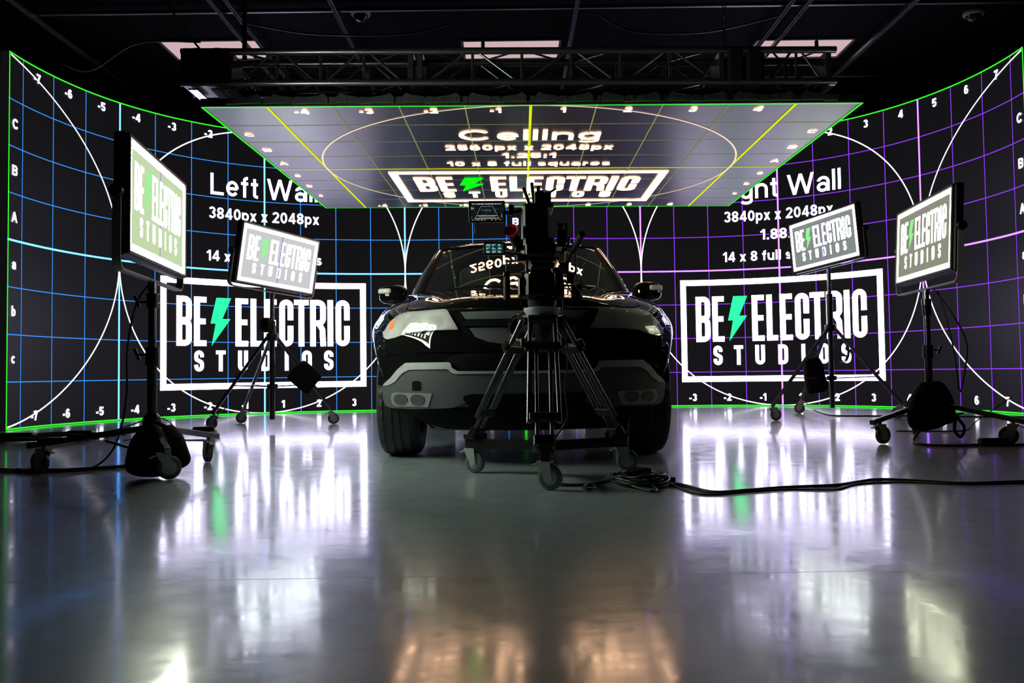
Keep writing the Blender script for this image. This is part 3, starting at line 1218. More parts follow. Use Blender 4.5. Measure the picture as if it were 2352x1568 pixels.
for x, lab in STRUTS:
    t = thing('ceiling_strut', 'grey metal ' + lab, 'strut', (x, 9.0, 4.5), 0, 'struts under the ceiling')
    m = MB()
    m.box((-0.019, 0, 0), (0.004, 5.0, 0.04), ch=0.001).box((0.019, 0, 0), (0.004, 5.0, 0.04), ch=0.001).box((0, 0, 0.018), (0.04, 5.0, 0.004), ch=0.001)
    m.build('channel', 'steel', t)
    for y in (-1.8, 0, 1.8):
        MB().cyl((0, y, 0.01), (0, y, 0.13), 0.006, 8).build('drop_rod', 'steel', t)
for y, lab in ((8.95, 'near cross strut running across under the black ceiling'), (11.2, 'far cross strut running across under the black ceiling')):
    o = MB().box((0, 0, 0), (13, 0.04, 0.04)).build('cross_strut', 'steel')
    o.location = (0, y, 4.56)
    tag(o, 'thin grey ' + lab, 'strut')
for x, y, lab in ((-1.66, 9.14, 'small grey dome camera on the ceiling above the truss'), (5.38, 9.36, 'small grey dome camera on the ceiling at the far right')):
    t = thing('dome_camera', lab, 'dome camera', (x, y, 4.625))
    MB().lathe([(0, 0.001), (0, 0.11), (-0.03, 0.115), (-0.05, 0.10), (-0.05, 0.001)], (0, 0, 0), 'Z', 24).build('base', 'dome', t, smooth=40)
    MB().lathe([(-0.05, 0.085), (-0.09, 0.07), (-0.115, 0.035), (-0.12, 0.001)], (0, 0, 0), 'Z', 24).build('dome', 'black_gloss', t, smooth=60)
for i, (pts, lab) in enumerate((([(-5.6, 9.4, 4.5), (-5.2, 9.3, 4.2), (-4.8, 9.3, 4.05), (-4.3, 9.4, 4.4), (-3.6, 9.5, 4.45)], 'dark cable looped under the ceiling at the upper left'),
                                ([(-2.9, 9.0, 4.45), (-2.2, 9.0, 4.32), (-1.2, 9.0, 4.3), (-0.6, 9.0, 4.42)], 'dark cable sagging between struts left of the middle'),
                                ([(-3.6, 8.4, 4.5), (-3.3, 8.5, 4.05), (-3.0, 8.6, 3.75), (-2.6, 8.7, 3.66)], 'dark cable drooping over the left ceiling light'),
                                ([(1.0, 9.0, 4.5), (1.4, 9.0, 4.3), (2.2, 9.0, 4.28), (3.0, 9.0, 4.45)], 'dark cable sagging between struts right of the middle'))):
    o = MB().tube(pts, 0.012, 6, False, 8).build('ceiling_cable', 'cable', None, 60)
    tag(o, lab, 'cable')

# ------------------------------------------------------------------ the car (local: x right, y back from the nose, z up)
car = thing('car', 'black SUV parked nose-on under the LED ceiling', 'car', (0.069, 4.575, 0))
car.scale = (1.019, 1.019, 1.012)
CD, CN = 0.95, 2.25
YF = [(0.20, 0.17), (0.24, 0.11), (0.30, 0.06), (0.36, 0.035), (0.45, 0.012), (0.55, 0.0), (0.62, 0.002), (0.70, 0.018), (0.78, 0.035), (0.85, 0.055), (0.89, 0.085), (0.91, 0.125)]
CW = [(0.20, 0.85), (0.26, 0.89), (0.33, 0.915), (0.45, 0.935), (0.60, 0.947), (0.70, 0.952), (0.76, 0.946), (0.80, 0.932), (0.84, 0.910), (0.87, 0.882), (0.89, 0.855), (0.91, 0.815)]
ZTOP = [(0, 0.905), (0.40, 0.908), (0.62, 0.950), (0.92, 1.005), (1.3, 1.075), (1.7, 1.125), (2.5, 1.13), (4.9, 1.15)]
CLEN = 4.80
AXLE1, AXLE2, WR, WX = 0.90, 3.62, 0.372, 0.78


def body_xy(t, zr):
    W, yf = smooth_interp(CW, zr), smooth_interp(YF, zr)
    p = 2 / CN
    if t < 0.4:
        a = t / 0.4 * PI / 2
        return W * math.sin(a) ** p, yf + (CD - yf) * (1 - max(math.cos(a), 0) ** p)
    if t < 0.75:
        return W, CD + (CLEN - 0.5 - CD) * (t - 0.4) / 0.35
    a = (t - 0.75) / 0.25 * PI / 2
    yr = 0.10 * (1 - (zr - 0.2) / 0.71) ** 2
    return W * max(math.cos(a), 0) ** p, CLEN - 0.5 + (0.5 - yr) * math.sin(a) ** p


def body_pt(t, s, sx):
    zr = 0.20 + 0.71 * s
    x, y = body_xy(t, zr)
    k = min(1, max(0, (x - 0.45) / 0.32)) if y < 2 else 0.6
    zb = 0.20 + 0.13 * k * k * (3 - 2 * k)
    z = zb + s * (smooth_interp(ZTOP, y) - zb)
    # flared wheel arches
    if x > 0.7:
        for ay in (AXLE1, AXLE2):
            r = math.hypot(y - ay, z - WR)
            x += 0.018 * math.exp(-((r - 0.45) / 0.06) ** 2)
    return Vector((sx * x, y, z))


def front_y(x, z):
    """depth of the nose surface at lateral x and height z"""
    W, yf = smooth_interp(CW, z), smooth_interp(YF, z)
    q = min(abs(x) / W, 0.999)
    return yf + (CD - yf) * (1 - (1 - q ** CN) ** (1 / CN))


def keep_body(c):
    if abs(c.x) < 0.6:
        return True
    for ay in (AXLE1, AXLE2):
        if math.hypot(c.y - ay, c.z - WR) < 0.425:
            return False
    return True


m = MB()
for sx in (-1, 1):
    m.grid(lambda u, v: body_pt(u, v, sx), 180, 44, keep_body)
body = m.build('body_shell', 'paint', car, smooth=60)

# hood and fender tops: straight lines across at each station of the top edge
HC = [(0.10, 0.905), (0.15, 0.945), (0.22, 0.968), (0.45, 1.002), (0.8, 1.052), (1.2, 1.110), (1.65, 1.163)]
HX = 0.70


def top_z(x, y, xe):
    f = min(1, abs(x) / max(xe, 1e-4))
    zt = smooth_interp(ZTOP, y)
    cr = smooth_interp(HC, y) - zt
    ramp = min(1, max(0, (y - 0.15) / 0.4))
    z = zt + cr * (1 - f ** 4.0)
    z += ramp * (-0.010 * math.exp(-((abs(x) - 0.47) / 0.055) ** 2) + 0.006 * math.exp(-((abs(x) - 0.60) / 0.09) ** 2))
    return z


TOPN = 70
stations = []
for i in range(TOPN + 1):
    t = 0.001 + (0.4 + 0.35 * 0.245) * i / TOPN
    stations.append(body_xy(t, 0.91))


def hood_fn(u, v):
    xe, y = stations[round(u * TOPN)]
    xi = min(HX - 0.003, xe)
    x = xi * (2 * v - 1)
    return Vector((x, y, top_z(x, y, xe) + 0.002))


MB().grid(hood_fn, TOPN, 60).build('hood', 'paint', car, smooth=60)
i0 = next(i for i, (x, y) in enumerate(stations) if x > HX + 0.004)
for sx in (-1, 1):
    def fend(u, v):
        xe, y = stations[i0 + round(u * (TOPN - i0))]
        x = HX + 0.003 + (xe - HX - 0.003) * v
        return Vector((sx * x, y, top_z(x, y, xe)))
    MB().grid(fend, TOPN - i0, 8).build('fender', 'paint', car, smooth=60)
for sx in (-1, 1):
    MB().tube([(sx * HX, stations[i][1], top_z(HX, stations[i][1], stations[i][0]) - 0.006) for i in range(i0, TOPN + 1, 3)], 0.006, 6).build('hood_gap_shade', 'trim_black', car)  # dark tube laid in the hood gap, standing for the shade of the shut line


def band(name, material, lo, hi, off, thick, parent=car, sides=(-1, 1), nx=28, nz=8, smooth=50):
    """patch of the nose: lower and upper edge given as (x, z) tables, raised by off"""
    x0, x1 = lo[0][0], lo[-1][0]
    res = []
    for sx in sides:
        mm = MB()

        def P(u, v, d=0.0):
            x = x0 + (x1 - x0) * u
            a, b = interp(lo, x), interp(hi, x)
            z = a + (b - a) * v
            return Vector((sx * x, front_y(x, z) - off + d, z))
        mm.grid(P, nx, nz, flip=sx < 0)
        # rim
        edge = [(i / nx, 0) for i in range(nx)] + [(1, j / nz) for j in range(nz)] + [((nx - i) / nx, 1) for i in range(nx)] + [(0, (nz - j) / nz) for j in range(nz)]
        ne = len(edge)
        vs = [P(a, b) for a, b in edge] + [P(a, b, thick) for a, b in edge]
        mm.add(vs, [(i, (i + 1) % ne, ne + (i + 1) % ne, ne + i) for i in range(ne)])
        res.append(mm.build(name, material, parent, smooth=smooth))
    return res


# headlights
HL_HI = [(0.368, 0.778), (0.432, 0.892), (0.45, 0.896), (0.70, 0.897), (0.77, 0.885), (0.835, 0.835), (0.85, 0.79)]
HL_LO = [(0.368, 0.772), (0.55, 0.772), (0.66, 0.766), (0.75, 0.742), (0.81, 0.735), (0.84, 0.752), (0.85, 0.785)]
lens = band('headlight', 'lens', HL_LO, HL_HI, 0.022, 0.024, nx=40, nz=12)
for sx, L in zip((-1, 1), lens):
    sh = lambda tab, d: [(x, z + d) for x, z in tab]
    band('reflector', 'reflector', [(0.40, 0.785), (0.83, 0.765)], [(0.40, 0.80), (0.45, 0.885), (0.74, 0.885), (0.83, 0.82)], 0.004, 0.003, L, (sx,), 30, 8)
    for px, pz, r in ((0.50, 0.828, 0.042), (0.635, 0.825, 0.048)):
        mm = MB()

        def disc(u, v):
            rad = r * (0.02 + 1.0 * v)
            a = 2 * PI * u
            x, z = px + rad * math.cos(a), pz + rad * math.sin(a)
            d = 0.006 + (0.008 if 0.8 < v < 0.95 else 0.003 * (1 - v))
            return Vector((sx * x, front_y(x, z) - d, z))
        mm.grid(disc, 28, 10)
        mm.build('projector', 'dark_chrome', L, smooth=50)
    band('side_marker', 'amber', [(0.765, 0.80), (0.80, 0.79)], [(0.765, 0.868), (0.80, 0.845)], 0.0235, 0.008, L, (sx,), 6, 6)
# grille
band('grille_surround', 'black_gloss', [(0.0, 0.655), (0.10, 0.657), (0.24, 0.68), (0.33, 0.735), (0.362, 0.80), (0.425, 0.880)], [(0.0, 0.893), (0.36, 0.893), (0.40, 0.891), (0.425, 0.885)], 0.006, 0.008, nx=34)
band('grille_mesh', 'grille_mesh', [(0.0, 0.826), (0.325, 0.828), (0.352, 0.868)], [(0.0, 0.873), (0.34, 0.873), (0.352, 0.872)], 0.012, 0.005)
band('grille_mesh', 'grille_mesh', [(0.0, 0.680), (0.10, 0.684), (0.20, 0.700), (0.27, 0.728), (0.30, 0.772)], [(0.0, 0.780), (0.30, 0.780)], 0.012, 0.005)
band('grille_bar', 'dark_chrome', [(0.0, 0.786), (0.33, 0.790)], [(0.0, 0.820), (0.345, 0.822)], 0.026, 0.020)
band('grille_frame', 'chrome', [(0.326, 0.822), (0.356, 0.866)], [(0.331, 0.826), (0.360, 0.876)], 0.016, 0.008, nx=6, nz=2)
# emblem: a ring with a caliper-shaped A
em = MB()
ey = front_y(0, 0.775) - 0.045
em.tube([(0.088 * math.cos(a) * (1 - 0.06 * math.cos(2 * a)), ey, 0.772 + 0.072 * math.sin(a)) for a in [2 * PI * i / 40 for i in range(40)]], 0.009, 8, True)
for s_ in (-1, 1):
    em.beam((s_ * 0.045, ey, 0.715), (s_ * 0.014, ey, 0.838), 0.016, 0.014, (0, 1, 0))
    em.beam((s_ * 0.040, ey, 0.738), (0, ey, 0.762), 0.012, 0.012, (0, 1, 0))
em.cyl((0, ey + 0.004, 0.773), (0, ey + 0.03, 0.773), 0.085, 28)
em.build('emblem', 'chrome', car, smooth=40)

# bumper: black intake, silver stepped trim, grey lower face, black lip
band('upper_intake', 'trim_black', [(0.0, 0.540), (0.36, 0.545), (0.44, 0.56)], [(0.0, 0.640), (0.30, 0.638), (0.40, 0.628), (0.44, 0.606)], 0.004, 0.004)
band('lower_cladding', 'trim_grey', [(0.0, 0.395), (0.30, 0.375), (0.40, 0.335), (0.60, 0.325), (0.80, 0.325), (0.86, 0.34)], [(0.0, 0.528), (0.38, 0.530), (0.42, 0.552), (0.66, 0.555), (0.73, 0.520), (0.79, 0.475), (0.86, 0.462)], 0.014, 0.014, nx=44)
band('silver_trim', 'trim_silver', [(0.0, 0.522), (0.38, 0.524), (0.405, 0.530), (0.425, 0.552), (0.66, 0.552), (0.705, 0.530), (0.75, 0.484), (0.80, 0.462), (0.845, 0.458)], [(0.0, 0.536), (0.37, 0.540), (0.398, 0.556), (0.412, 0.590), (0.68, 0.592), (0.735, 0.555), (0.785, 0.506), (0.83, 0.478), (0.845, 0.466)], 0.022, 0.022, nx=70, nz=4)
band('lower_intake', 'trim_black', [(0.0, 0.33), (0.30, 0.335), (0.34, 0.38)], [(0.0, 0.412), (0.30, 0.412), (0.34, 0.40)], 0.018, 0.006)
band('lower_lip', 'trim_black', [(0.0, 0.205), (0.45, 0.208), (0.55, 0.235), (0.66, 0.295), (0.80, 0.318)], [(0.0, 0.33), (0.33, 0.332), (0.80, 0.326)], 0.010, 0.01, nx=40)
band('tow_hook_hole', 'trim_black', [(0.585, 0.432), (0.64, 0.432)], [(0.585, 0.480), (0.595, 0.487), (0.63, 0.487), (0.64, 0.478)], 0.0165, 0.004, sides=(-1,), nx=6)
fogs = band('fog_light', 'fog_bezel', [(0.520, 0.412), (0.545, 0.338), (0.76, 0.338), (0.785, 0.352), (0.79, 0.38)], [(0.520, 0.416), (0.765, 0.420), (0.785, 0.410), (0.79, 0.384)], 0.020, 0.02, nx=30)
for sx, L in zip((-1, 1), fogs):
    for cx, w in ((0.610, 0.045), (0.720, 0.048)):
        xs = [cx - w + 2 * w * i / 8 for i in range(9)]
        k = lambda x: 0.030 * (1 - min(1, abs((x - cx) / w)) ** 3) ** 0.5
        band('fog_lens', 'fog_glass', [(x, 0.379 - k(x) - 0.001) for x in xs], [(x, 0.379 + k(x) + 0.001) for x in xs], 0.024, 0.006, L, (sx,), 16, 6)
# number plate bracket and bumper crease
band('bumper_crease', 'paint', [(0.0, 0.646), (0.5, 0.648), (0.9, 0.64)], [(0.0, 0.662), (0.5, 0.664), (0.9, 0.655)], 0.008, 0.01, nx=30, nz=3)

# windscreen, pillars, roof
def screen_pt(a, b, off=0.0):
    x = a * (0.765 + (0.640 - 0.765) * b)
    y = 1.42 + 0.815 * b + (0.20 - 0.09 * b) * a * a - 0.005 * math.sin(PI * b)
    z = 1.072 + 0.487 * b + (0.012 + 0.016 * b) * (1 - a * a) + 0.007 * math.sin(PI * b)
    return Vector((x, y - off * 0.5, z + off * 0.86))


wind = MB().grid(lambda u, v: screen_pt(2 * u - 1, v), 40, 20).build('windscreen', 'glass', car, smooth=60)
MB().grid(lambda u, v: screen_pt(0.66 + 0.10 * u, 0.145 + 0.045 * v, 0.004), 4, 2).build('inspection_sticker', 'sticker', wind)
MB().grid(lambda u, v: screen_pt(0.52 + 0.11 * u, 0.125 + 0.05 * v, 0.004), 4, 2).build('registration_sticker', 'sticker', wind)
m = MB()
for s_ in (-1, 1):
    m.tube([screen_pt(s_ * 0.99, i / 12, 0.004) for i in range(13)], 0.011, 6)
m.tube([screen_pt(-1 + 2 * i / 20, 0.995, 0.004) for i in range(21)], 0.010, 6)
m.build('windscreen_seal', 'trim_black', car, smooth=60)


def pillar_out(b):
    return Vector((0.838 + (0.694 - 0.838) * b + 0.012 * math.sin(PI * b), 1.74 + 0.74 * b, 1.10 + 0.475 * b + 0.012 * math.sin(PI * b)))


for s_ in (-1, 1):
    def pf(u, v):
        a, b = screen_pt(s_ * 1.0, v), pillar_out(v)
        b = Vector((s_ * b.x, b.y, b.z))
        p = a.lerp(b, u)
        bul = math.sin(PI * u) * 0.010
        return p + Vector((s_ * bul * 0.6, -bul * 0.7, bul * 0.5))
    MB().grid(pf, 8, 16).build('front_pillar', 'paint', car, smooth=60)

RZ = [(2.21, 1.562), (2.28, 1.594), (2.42, 1.632), (2.6, 1.672), (3.0, 1.712), (3.4, 1.725), (4.0, 1.705), (4.62, 1.62)]


def roof_pt(u, a):
    y0 = 2.225 + 0.11 * a * a + 0.08 * abs(a) ** 8
    y = y0 + (4.62 - y0) * u
    x = a * (0.700 - 0.03 * u)
    ya = 2.24 + (4.62 - 2.24) * u
    return Vector((x, y, smooth_interp(RZ, ya) - 0.030 * a * a - 0.045 * abs(a) ** 9))


MB().grid(lambda u, v: roof_pt(u * u, 2 * v - 1), 30, 40).build('roof', 'paint', car, smooth=60)
# side glass with body-colour pillars, rear gate
m, m2 = MB(), MB()
for s_ in (-1, 1):
    def sg_pt(u, v, off=0.0):
        top = roof_pt(u, 1.0)
        y0 = 1.78 + 0.72 * v
        y1 = 4.66
        y = y0 + (y1 - y0) * u
        x = 0.838 + 0.03 * min(1, u * 3) + (top.x - 0.838 - 0.03 * min(1, u * 3)) * v + off
        z = smooth_interp(ZTOP, y) - 0.004 + (top.z - smooth_interp(ZTOP, y) + 0.004) * v
        return Vector((s_ * x, y, z))
    m.grid(lambda u, v: sg_pt(u, v), 24, 10)
    for c in (0.02, 0.38, 0.72, 0.985):
        m2.grid(lambda u, v: sg_pt(c - 0.022 + 0.044 * u, v, 0.004), 2, 10)
m.build('side_window', 'side_glass', car, smooth=60)
m2.build('side_pillar', 'paint', car, smooth=60)
m = MB()
m.grid(lambda u, v: Vector(((2 * u - 1) * (0.868 + (0.668 - 0.868) * v), 4.66 + 0.10 * (1 - v) * (1 - (2 * u - 1) ** 4), 1.13 + (1.53 + 0.07 * (1 - (2 * u - 1) ** 6) - 1.13) * v)), 20, 8)
m.build('rear_gate', 'paint', car, smooth=60)
# cowl and wipers
MB().grid(lambda u, v: Vector(((2 * u - 1) * 0.86, 1.60 + 0.12 * v + 0.02 * (2 * u - 1) ** 2, 1.098 - 0.03 * v)), 20, 2).build('cowl', 'trim_black', car)
for x0, x1 in ((-0.60, -0.02), (0.02, 0.60)):
    mm = MB()
    mm.tube([screen_pt(x0 / 0.76, 0.10, 0.02), screen_pt((x0 + x1) / 2 / 0.76, 0.115, 0.03), screen_pt(x1 / 0.76, 0.10, 0.02)], 0.008, 6, False, 5)
    mm.tube([screen_pt(x0 / 0.76, 0.10, 0.02), screen_pt((x0 * 0.9 + x1 * 0.1) / 0.76, 0.05, 0.02)], 0.012, 6)
    mm.build('wiper', 'trim_black', car, smooth=60)
# cabin
m = MB()
m.box((0, 2.9, 0.62), (1.55, 3.3, 0.5), ch=0.03)
m.box((0, 2.6, 0.30), (1.1, 3.0, 0.12), ch=0.03)
m.build('cabin_floor', 'interior_dark', car)
m = MB()
m.sell((0, 1.98, 1.0), (0.72, 0.32, 0.11), 0.5, 24, 10)
m.build('dashboard', 'interior_dark', car, smooth=60)
for s_ in (-1, 1):
    st = sub_thing('front_seat', car, (s_ * 0.40, 2.75, 0.85))
    MB().sell((0, 0, 0.12), (0.26, 0.12, 0.34), 0.5, 20, 12, (-0.2, 0, 0)).build('seat_back', 'interior', st, smooth=60)
    MB().sell((0, 0.10, 0.53), (0.13, 0.06, 0.10), 0.6, 16, 10).build('headrest', 'interior', st, smooth=60)
    MB().cyl((-0.06, 0.08, 0.38), (-0.06, 0.1, 0.5), 0.008, 8).cyl((0.06, 0.08, 0.38), (0.06, 0.1, 0.5), 0.008, 8).build('headrest_post', 'chrome', st)
MB().tube([(0.40 + 0.19 * math.cos(a), 2.28 + 0.06 * math.sin(a), 1.03 + 0.18 * math.sin(a)) for a in [2 * PI * i / 28 for i in range(28)]], 0.014, 8, True).build('steering_wheel', 'interior_dark', car, smooth=60)
m = MB()
for s_ in (-1, 1):
    for yy in (2.75, 3.75):
        m.beam((s_ * 0.84, yy, 1.1), (s_ * 0.66, yy + 0.05, 1.60), 0.10, 0.03, (0, 1, 0))
m.build('inner_pillar_trim', 'interior', car)
MB().sell((0, 2.42, 1.50), (0.12, 0.02, 0.035), 0.5, 16, 8).build('rear_view_mirror', 'interior_dark', car, smooth=60)

# door mirrors
for s_ in (-1, 1):
    mr = sub_thing('door_mirror', car, (s_ * 0.962, 1.72, 1.128))

    def wp(p, s_=s_):
        k = p.x * s_ / 0.105
        return Vector((p.x, p.y + 0.025 * k * k, p.z * (1 - 0.10 * k) + (0.004 * k)))
    MB().sell((0, 0, 0), (0.105, 0.075, 0.073), 0.55, 28, 16, None, wp).build('mirror_housing', 'paint', mr, smooth=70)
    MB().sell((s_ * 0.050, -0.046, 0.026), (0.054, 0.034, 0.021), 0.5, 18, 10, (0, 0, s_ * 0.30)).build('turn_signal', 'signal_white', mr, smooth=60)
    MB().beam((-s_ * 0.08, 0.01, -0.04), (-s_ * 0.14, 0.02, -0.055), 0.05, 0.035).build('mirror_arm', 'paint', mr)

# wheels
def tyre_mod(i, j, r):
    if i in (3, 4, 11, 12) and j % 3 == 0:
        return r - 0.010
    return r


W2 = 0.13
prof = [(-W2 + 0.02, 0.235), (-W2, 0.29), (-W2 + 0.005, 0.335), (-W2 + 0.022, 0.360), (-0.085, 0.370), (-0.083, 0.362), (-0.075, 0.362), (-0.073, 0.372), (0.073, 0.372), (0.075, 0.362), (0.083, 0.362), (0.085, 0.370), (W2 - 0.022, 0.360), (W2 - 0.005, 0.335), (W2, 0.29), (W2 - 0.02, 0.235)]
prof2 = []
for k, (a, r) in enumerate(prof):
    prof2.append((a, r))
    if k == 7:
        prof2 += [(-0.030, 0.373), (-0.028, 0.364), (-0.020, 0.364), (-0.018, 0.373), (0.018, 0.373), (0.020, 0.364), (0.028, 0.364), (0.030, 0.373)]


def tyre_mod2(i, j, r):
    if i in (3, 4, len(prof2) - 5, len(prof2) - 4) and j % 3 == 0:
        return r - 0.010
    return r


tyre0 = None
for sy in (AXLE1, AXLE2):
    for s_ in (-1, 1):
        w = sub_thing('wheel', car, (s_ * WX, sy, WR + 0.001))
        if tyre0 is None:
            tyre0 = MB().lathe(prof2, (0, 0, 0), 'X', 96, tyre_mod2).build('tyre', 'tyre', w, smooth=35)
            mm = MB()
            mm.lathe([(-0.10, 0.001), (-0.10, 0.05), (-0.08, 0.07), (-0.03, 0.20), (-0.11, 0.225), (-0.12, 0.24), (0.11, 0.24)], (0, 0, 0), 'X', 40)
            for k in range(5):
                a = 2 * PI * k / 5
                mm.beam((-0.085, 0.03 * math.cos(a), 0.03 * math.sin(a)), (-0.10, 0.23 * math.cos(a), 0.23 * math.sin(a)), 0.05, 0.03, (1, 0, 0))
            rim0 = mm.build('rim', 'chrome', w, smooth=40)
            rim0.rotation_euler = (0, 0, 0 if s_ < 0 else PI)
        else:
            share(tyre0, w)
            share(rim0, w, (0, 0, 0), (0, 0, 0 if s_ < 0 else PI))
for sy in (AXLE1, AXLE2):
    for s_ in (-1, 1):
        def well(u, v):
            a = math.radians(12 + 156 * u)
            r, x = (0.12 + 0.31 * min(1, 2 * v), 0.60) if v <= 0.5 else (0.43, 0.60 + 0.28 * (2 * v - 1))
            return Vector((s_ * x, sy + r * math.cos(a), WR + r * math.sin(a)))
        MB().grid(well, 28, 8).build('wheel_well', 'trim_black', car)
m = MB()
m.box((0, 2.4, 0.26), (1.15, 4.2, 0.10), ch=0.03)
m.sell((-0.08, 0.75, 0.225), (0.20, 0.25, 0.045), 0.6, 16, 8)
m.build('underbody', 'trim_black', car)
m = MB()
for s_ in (-1, 1):
    m.cyl((s_ * 0.30, AXLE1, 0.33), (s_ * 0.72, AXLE1, 0.36), 0.03, 10)
    m.beam((s_ * 0.32, AXLE1 + 0.1, 0.24), (s_ * 0.70, AXLE1, 0.27), 0.06, 0.03)
m.build('suspension_arm', 'trim_black', car)

# ------------------------------------------------------------------ casters
def caster(parent, x, y, r, yaw, top, fork='caster_grey', wheel='caster_dark', lever=True):
    """swivel caster standing on the floor under (x, y); top = height of the stem"""
    c = MB()
    w = r * 0.55
    R = Matrix.Rotation(yaw, 3, 'Z')
    tr_ = r * 0.45                                  # trail
    for s_ in (-1, 1):
        vs = []
        poly = [(tr_ - r * 0.28, r * 0.75), (tr_ + r * 0.28, r * 0.80), (r * 0.55, r * 2.15), (-r * 0.55, r * 2.2), (-r * 0.35, r * 1.75)]
        n = len(poly)
        for d in (0, r * 0.09):
            for a, b in poly:
                vs.append(R @ Vector((a, s_ * (w / 2 + r * 0.06 + d), b)))
        c.add(vs, [tuple(range(n))[::-1], tuple(range(n, 2 * n))] + [(i, (i + 1) % n, n + (i + 1) % n, n + i) for i in range(n)])
    c.box((0, 0, r * 2.2), (r * 1.15, w * 1.5, r * 0.16), R)
    if lever:
        c.box(R @ Vector((-r * 0.75, 0, r * 2.0)), (r * 0.8, w * 0.8, r * 0.12), R @ Matrix.Rotation(-0.35, 3, 'Y'))
    c.cyl((0, 0, r * 2.2), (0, 0, max(top, r * 2.35)), r * 0.22, 12)
    o = c.build('caster', fork, parent, smooth=35)
    o.location = (x, y, 0)
    wm = MB()
    wm.lathe([(-w / 2, r * 0.62), (-w / 2, r * 0.86), (-w * 0.32, r * 0.985), (0, r), (w * 0.32, r * 0.985), (w / 2, r * 0.86), (w / 2, r * 0.62)], (0, 0, 0), 'Y', 28)
    wo = wm.build('caster_wheel', wheel, o, smooth=50)
    wo.location = R @ Vector((tr_, 0, r + 0.001))
    wo.rotation_euler = (0, 0, yaw)
    hm = MB()
    hm.lathe([(-w * 0.56, 0.001), (-w * 0.56, r * 0.15), (-w * 0.46, r * 0.22), (-w * 0.40, r * 0.63), (w * 0.40, r * 0.63), (w * 0.46, r * 0.22), (w * 0.56, r * 0.15), (w * 0.56, 0.001)], (0, 0, 0), 'Y', 24)
    ho = hm.build('caster_hub', fork, o, smooth=40)
    ho.location = wo.location
    ho.rotation_euler = (0, 0, yaw)
    return o


# ------------------------------------------------------------------ LED panel lamps
LW, LH = 1.10, 0.55


def lamp(label, c, yaw, pitch, roll, mats, yoke_drop, yoke_mat, white_side=False):
    light, face = mats
    root = thing('led_panel_lamp', label, 'lamp', c, 0, 'four lamps showing the studio logo')
    root.rotation_euler = (Matrix.Rotation(yaw, 3, 'Z') @ Matrix.Rotation(pitch, 3, 'X') @ Matrix.Rotation(roll, 3, 'Y')).to_euler()
    k = LW / 5.7
    kz = LH / 3.015

    def fn(a, b, off=0.0):
        return Vector((a * k, -off, (b + 1.7825) * kz))
    m = MB()
    m.box((0, 0.034, 0), (LW + 0.06, 0.060, LH + 0.06), ch=0.010)
    m.build('housing', 'black_plastic', root)
    m = MB()
    for s_ in (-1, 1):
        m.box((s_ * (LW / 2 + 0.012), -0.002, 0), (0.018, 0.022, LH + 0.045), ch=0.003).box((0, -0.002, s_ * (LH / 2 + 0.012)), (LW + 0.045, 0.022, 0.018), ch=0.003)
    m.build('bezel', 'yoke_dark' if not white_side else 'yoke', root)
    MB().add([(-LW / 2, 0.0, -LH / 2), (LW / 2, 0.0, -LH / 2), (LW / 2, 0.0, LH / 2), (-LW / 2, 0.0, LH / 2)], [(0, 1, 2, 3)]).build('diffuser', face, root)
    put_quads(logo_frame(0.2), lambda a, b: fn(a, b, 0.004)).build('logo_frame', light, root)
    m = MB()
    for ch, q in logo_letters():
        for f in q:
            m.add([fn(a, b, 0.004) for a, b in f], [tuple(range(len(f)))])
    m.build('logo_lettering', light, root)
    put_quads(BOLT_Q, lambda a, b: fn(a, b, 0.005)).build('logo_bolt', 'bolt_lamp', root)
    put_quads([[(-0.04, -3.1), (0.03, -3.1), (0.03, -0.45), (-0.04, -0.45)]], lambda a, b: fn(a, b, 0.006)).build('seam_line', 'seam_violet', root)
    # cooling fins on the back
    m = MB()
    for i in range(11):
        m.box((-LW / 2 + 0.05 + i * (LW - 0.1) / 10, 0.070, 0), (0.012, 0.014, LH - 0.08), ch=0.002)
    m.build('rear_fins', 'black_plastic', root)
    # U yoke: pivots at mid height on the ends, bar under the lamp
    x = LW / 2 + 0.065
    zb = -LH / 2 - yoke_drop
    m = MB()
    rr = 0.06
    pts = [(-x, 0.034, 0.02)] + [(-x, 0.034, zb + rr)] + [(-x + rr - rr * math.cos(a), 0.034, zb + rr - rr * math.sin(a)) for a in (0.4, 0.8, 1.2)] + [(-x + rr, 0.034, zb)]
    pts += [(-p[0], p[1], p[2]) for p in pts[::-1]]
    vs, fs = [], []
    for i, p in enumerate(pts):
        a = Vector(pts[max(i - 1, 0)])
        b = Vector(pts[min(i + 1, len(pts) - 1)])
        t = (b - a).normalized()
        nrm = Vector((t.z, 0, -t.x)) * 0.006
        for dy, s2 in ((-0.02, 1), (0.02, 1), (0.02, -1), (-0.02, -1)):
            vs.append(Vector(p) + Vector((0, dy, 0)) + nrm * s2)
    for i in range(len(pts) - 1):
        for q in range(4):
            fs.append((i * 4 + q, i * 4 + (q + 1) % 4, (i + 1) * 4 + (q + 1) % 4, (i + 1) * 4 + q))
    fs += [(3, 2, 1, 0), tuple(len(vs) - 4 + q for q in range(4))]
    m.add(vs, fs)
    m.build('yoke', yoke_mat, root)
    for s_ in (-1, 1):
        MB().lathe([(s_ * (x + 0.006), 0.001), (s_ * (x + 0.006), 0.035), (s_ * (x + 0.03), 0.030), (s_ * (x + 0.03), 0.001)], (0, 0.034, 0.0), 'X', 16).build('tilt_knob', 'black_plastic', root, smooth=30)
    MB().cyl((0, 0.034, zb - 0.006), (0, 0.034, zb - 0.06), 0.022, 16).build('spigot_socket', 'stand_chrome', root, smooth=30)
    return root, zb


def yoke_bottom(root, zb):
    R = root.rotation_euler.to_matrix()
    return Vector(root.location) + R @ Vector((0, 0.034, zb - 0.045))


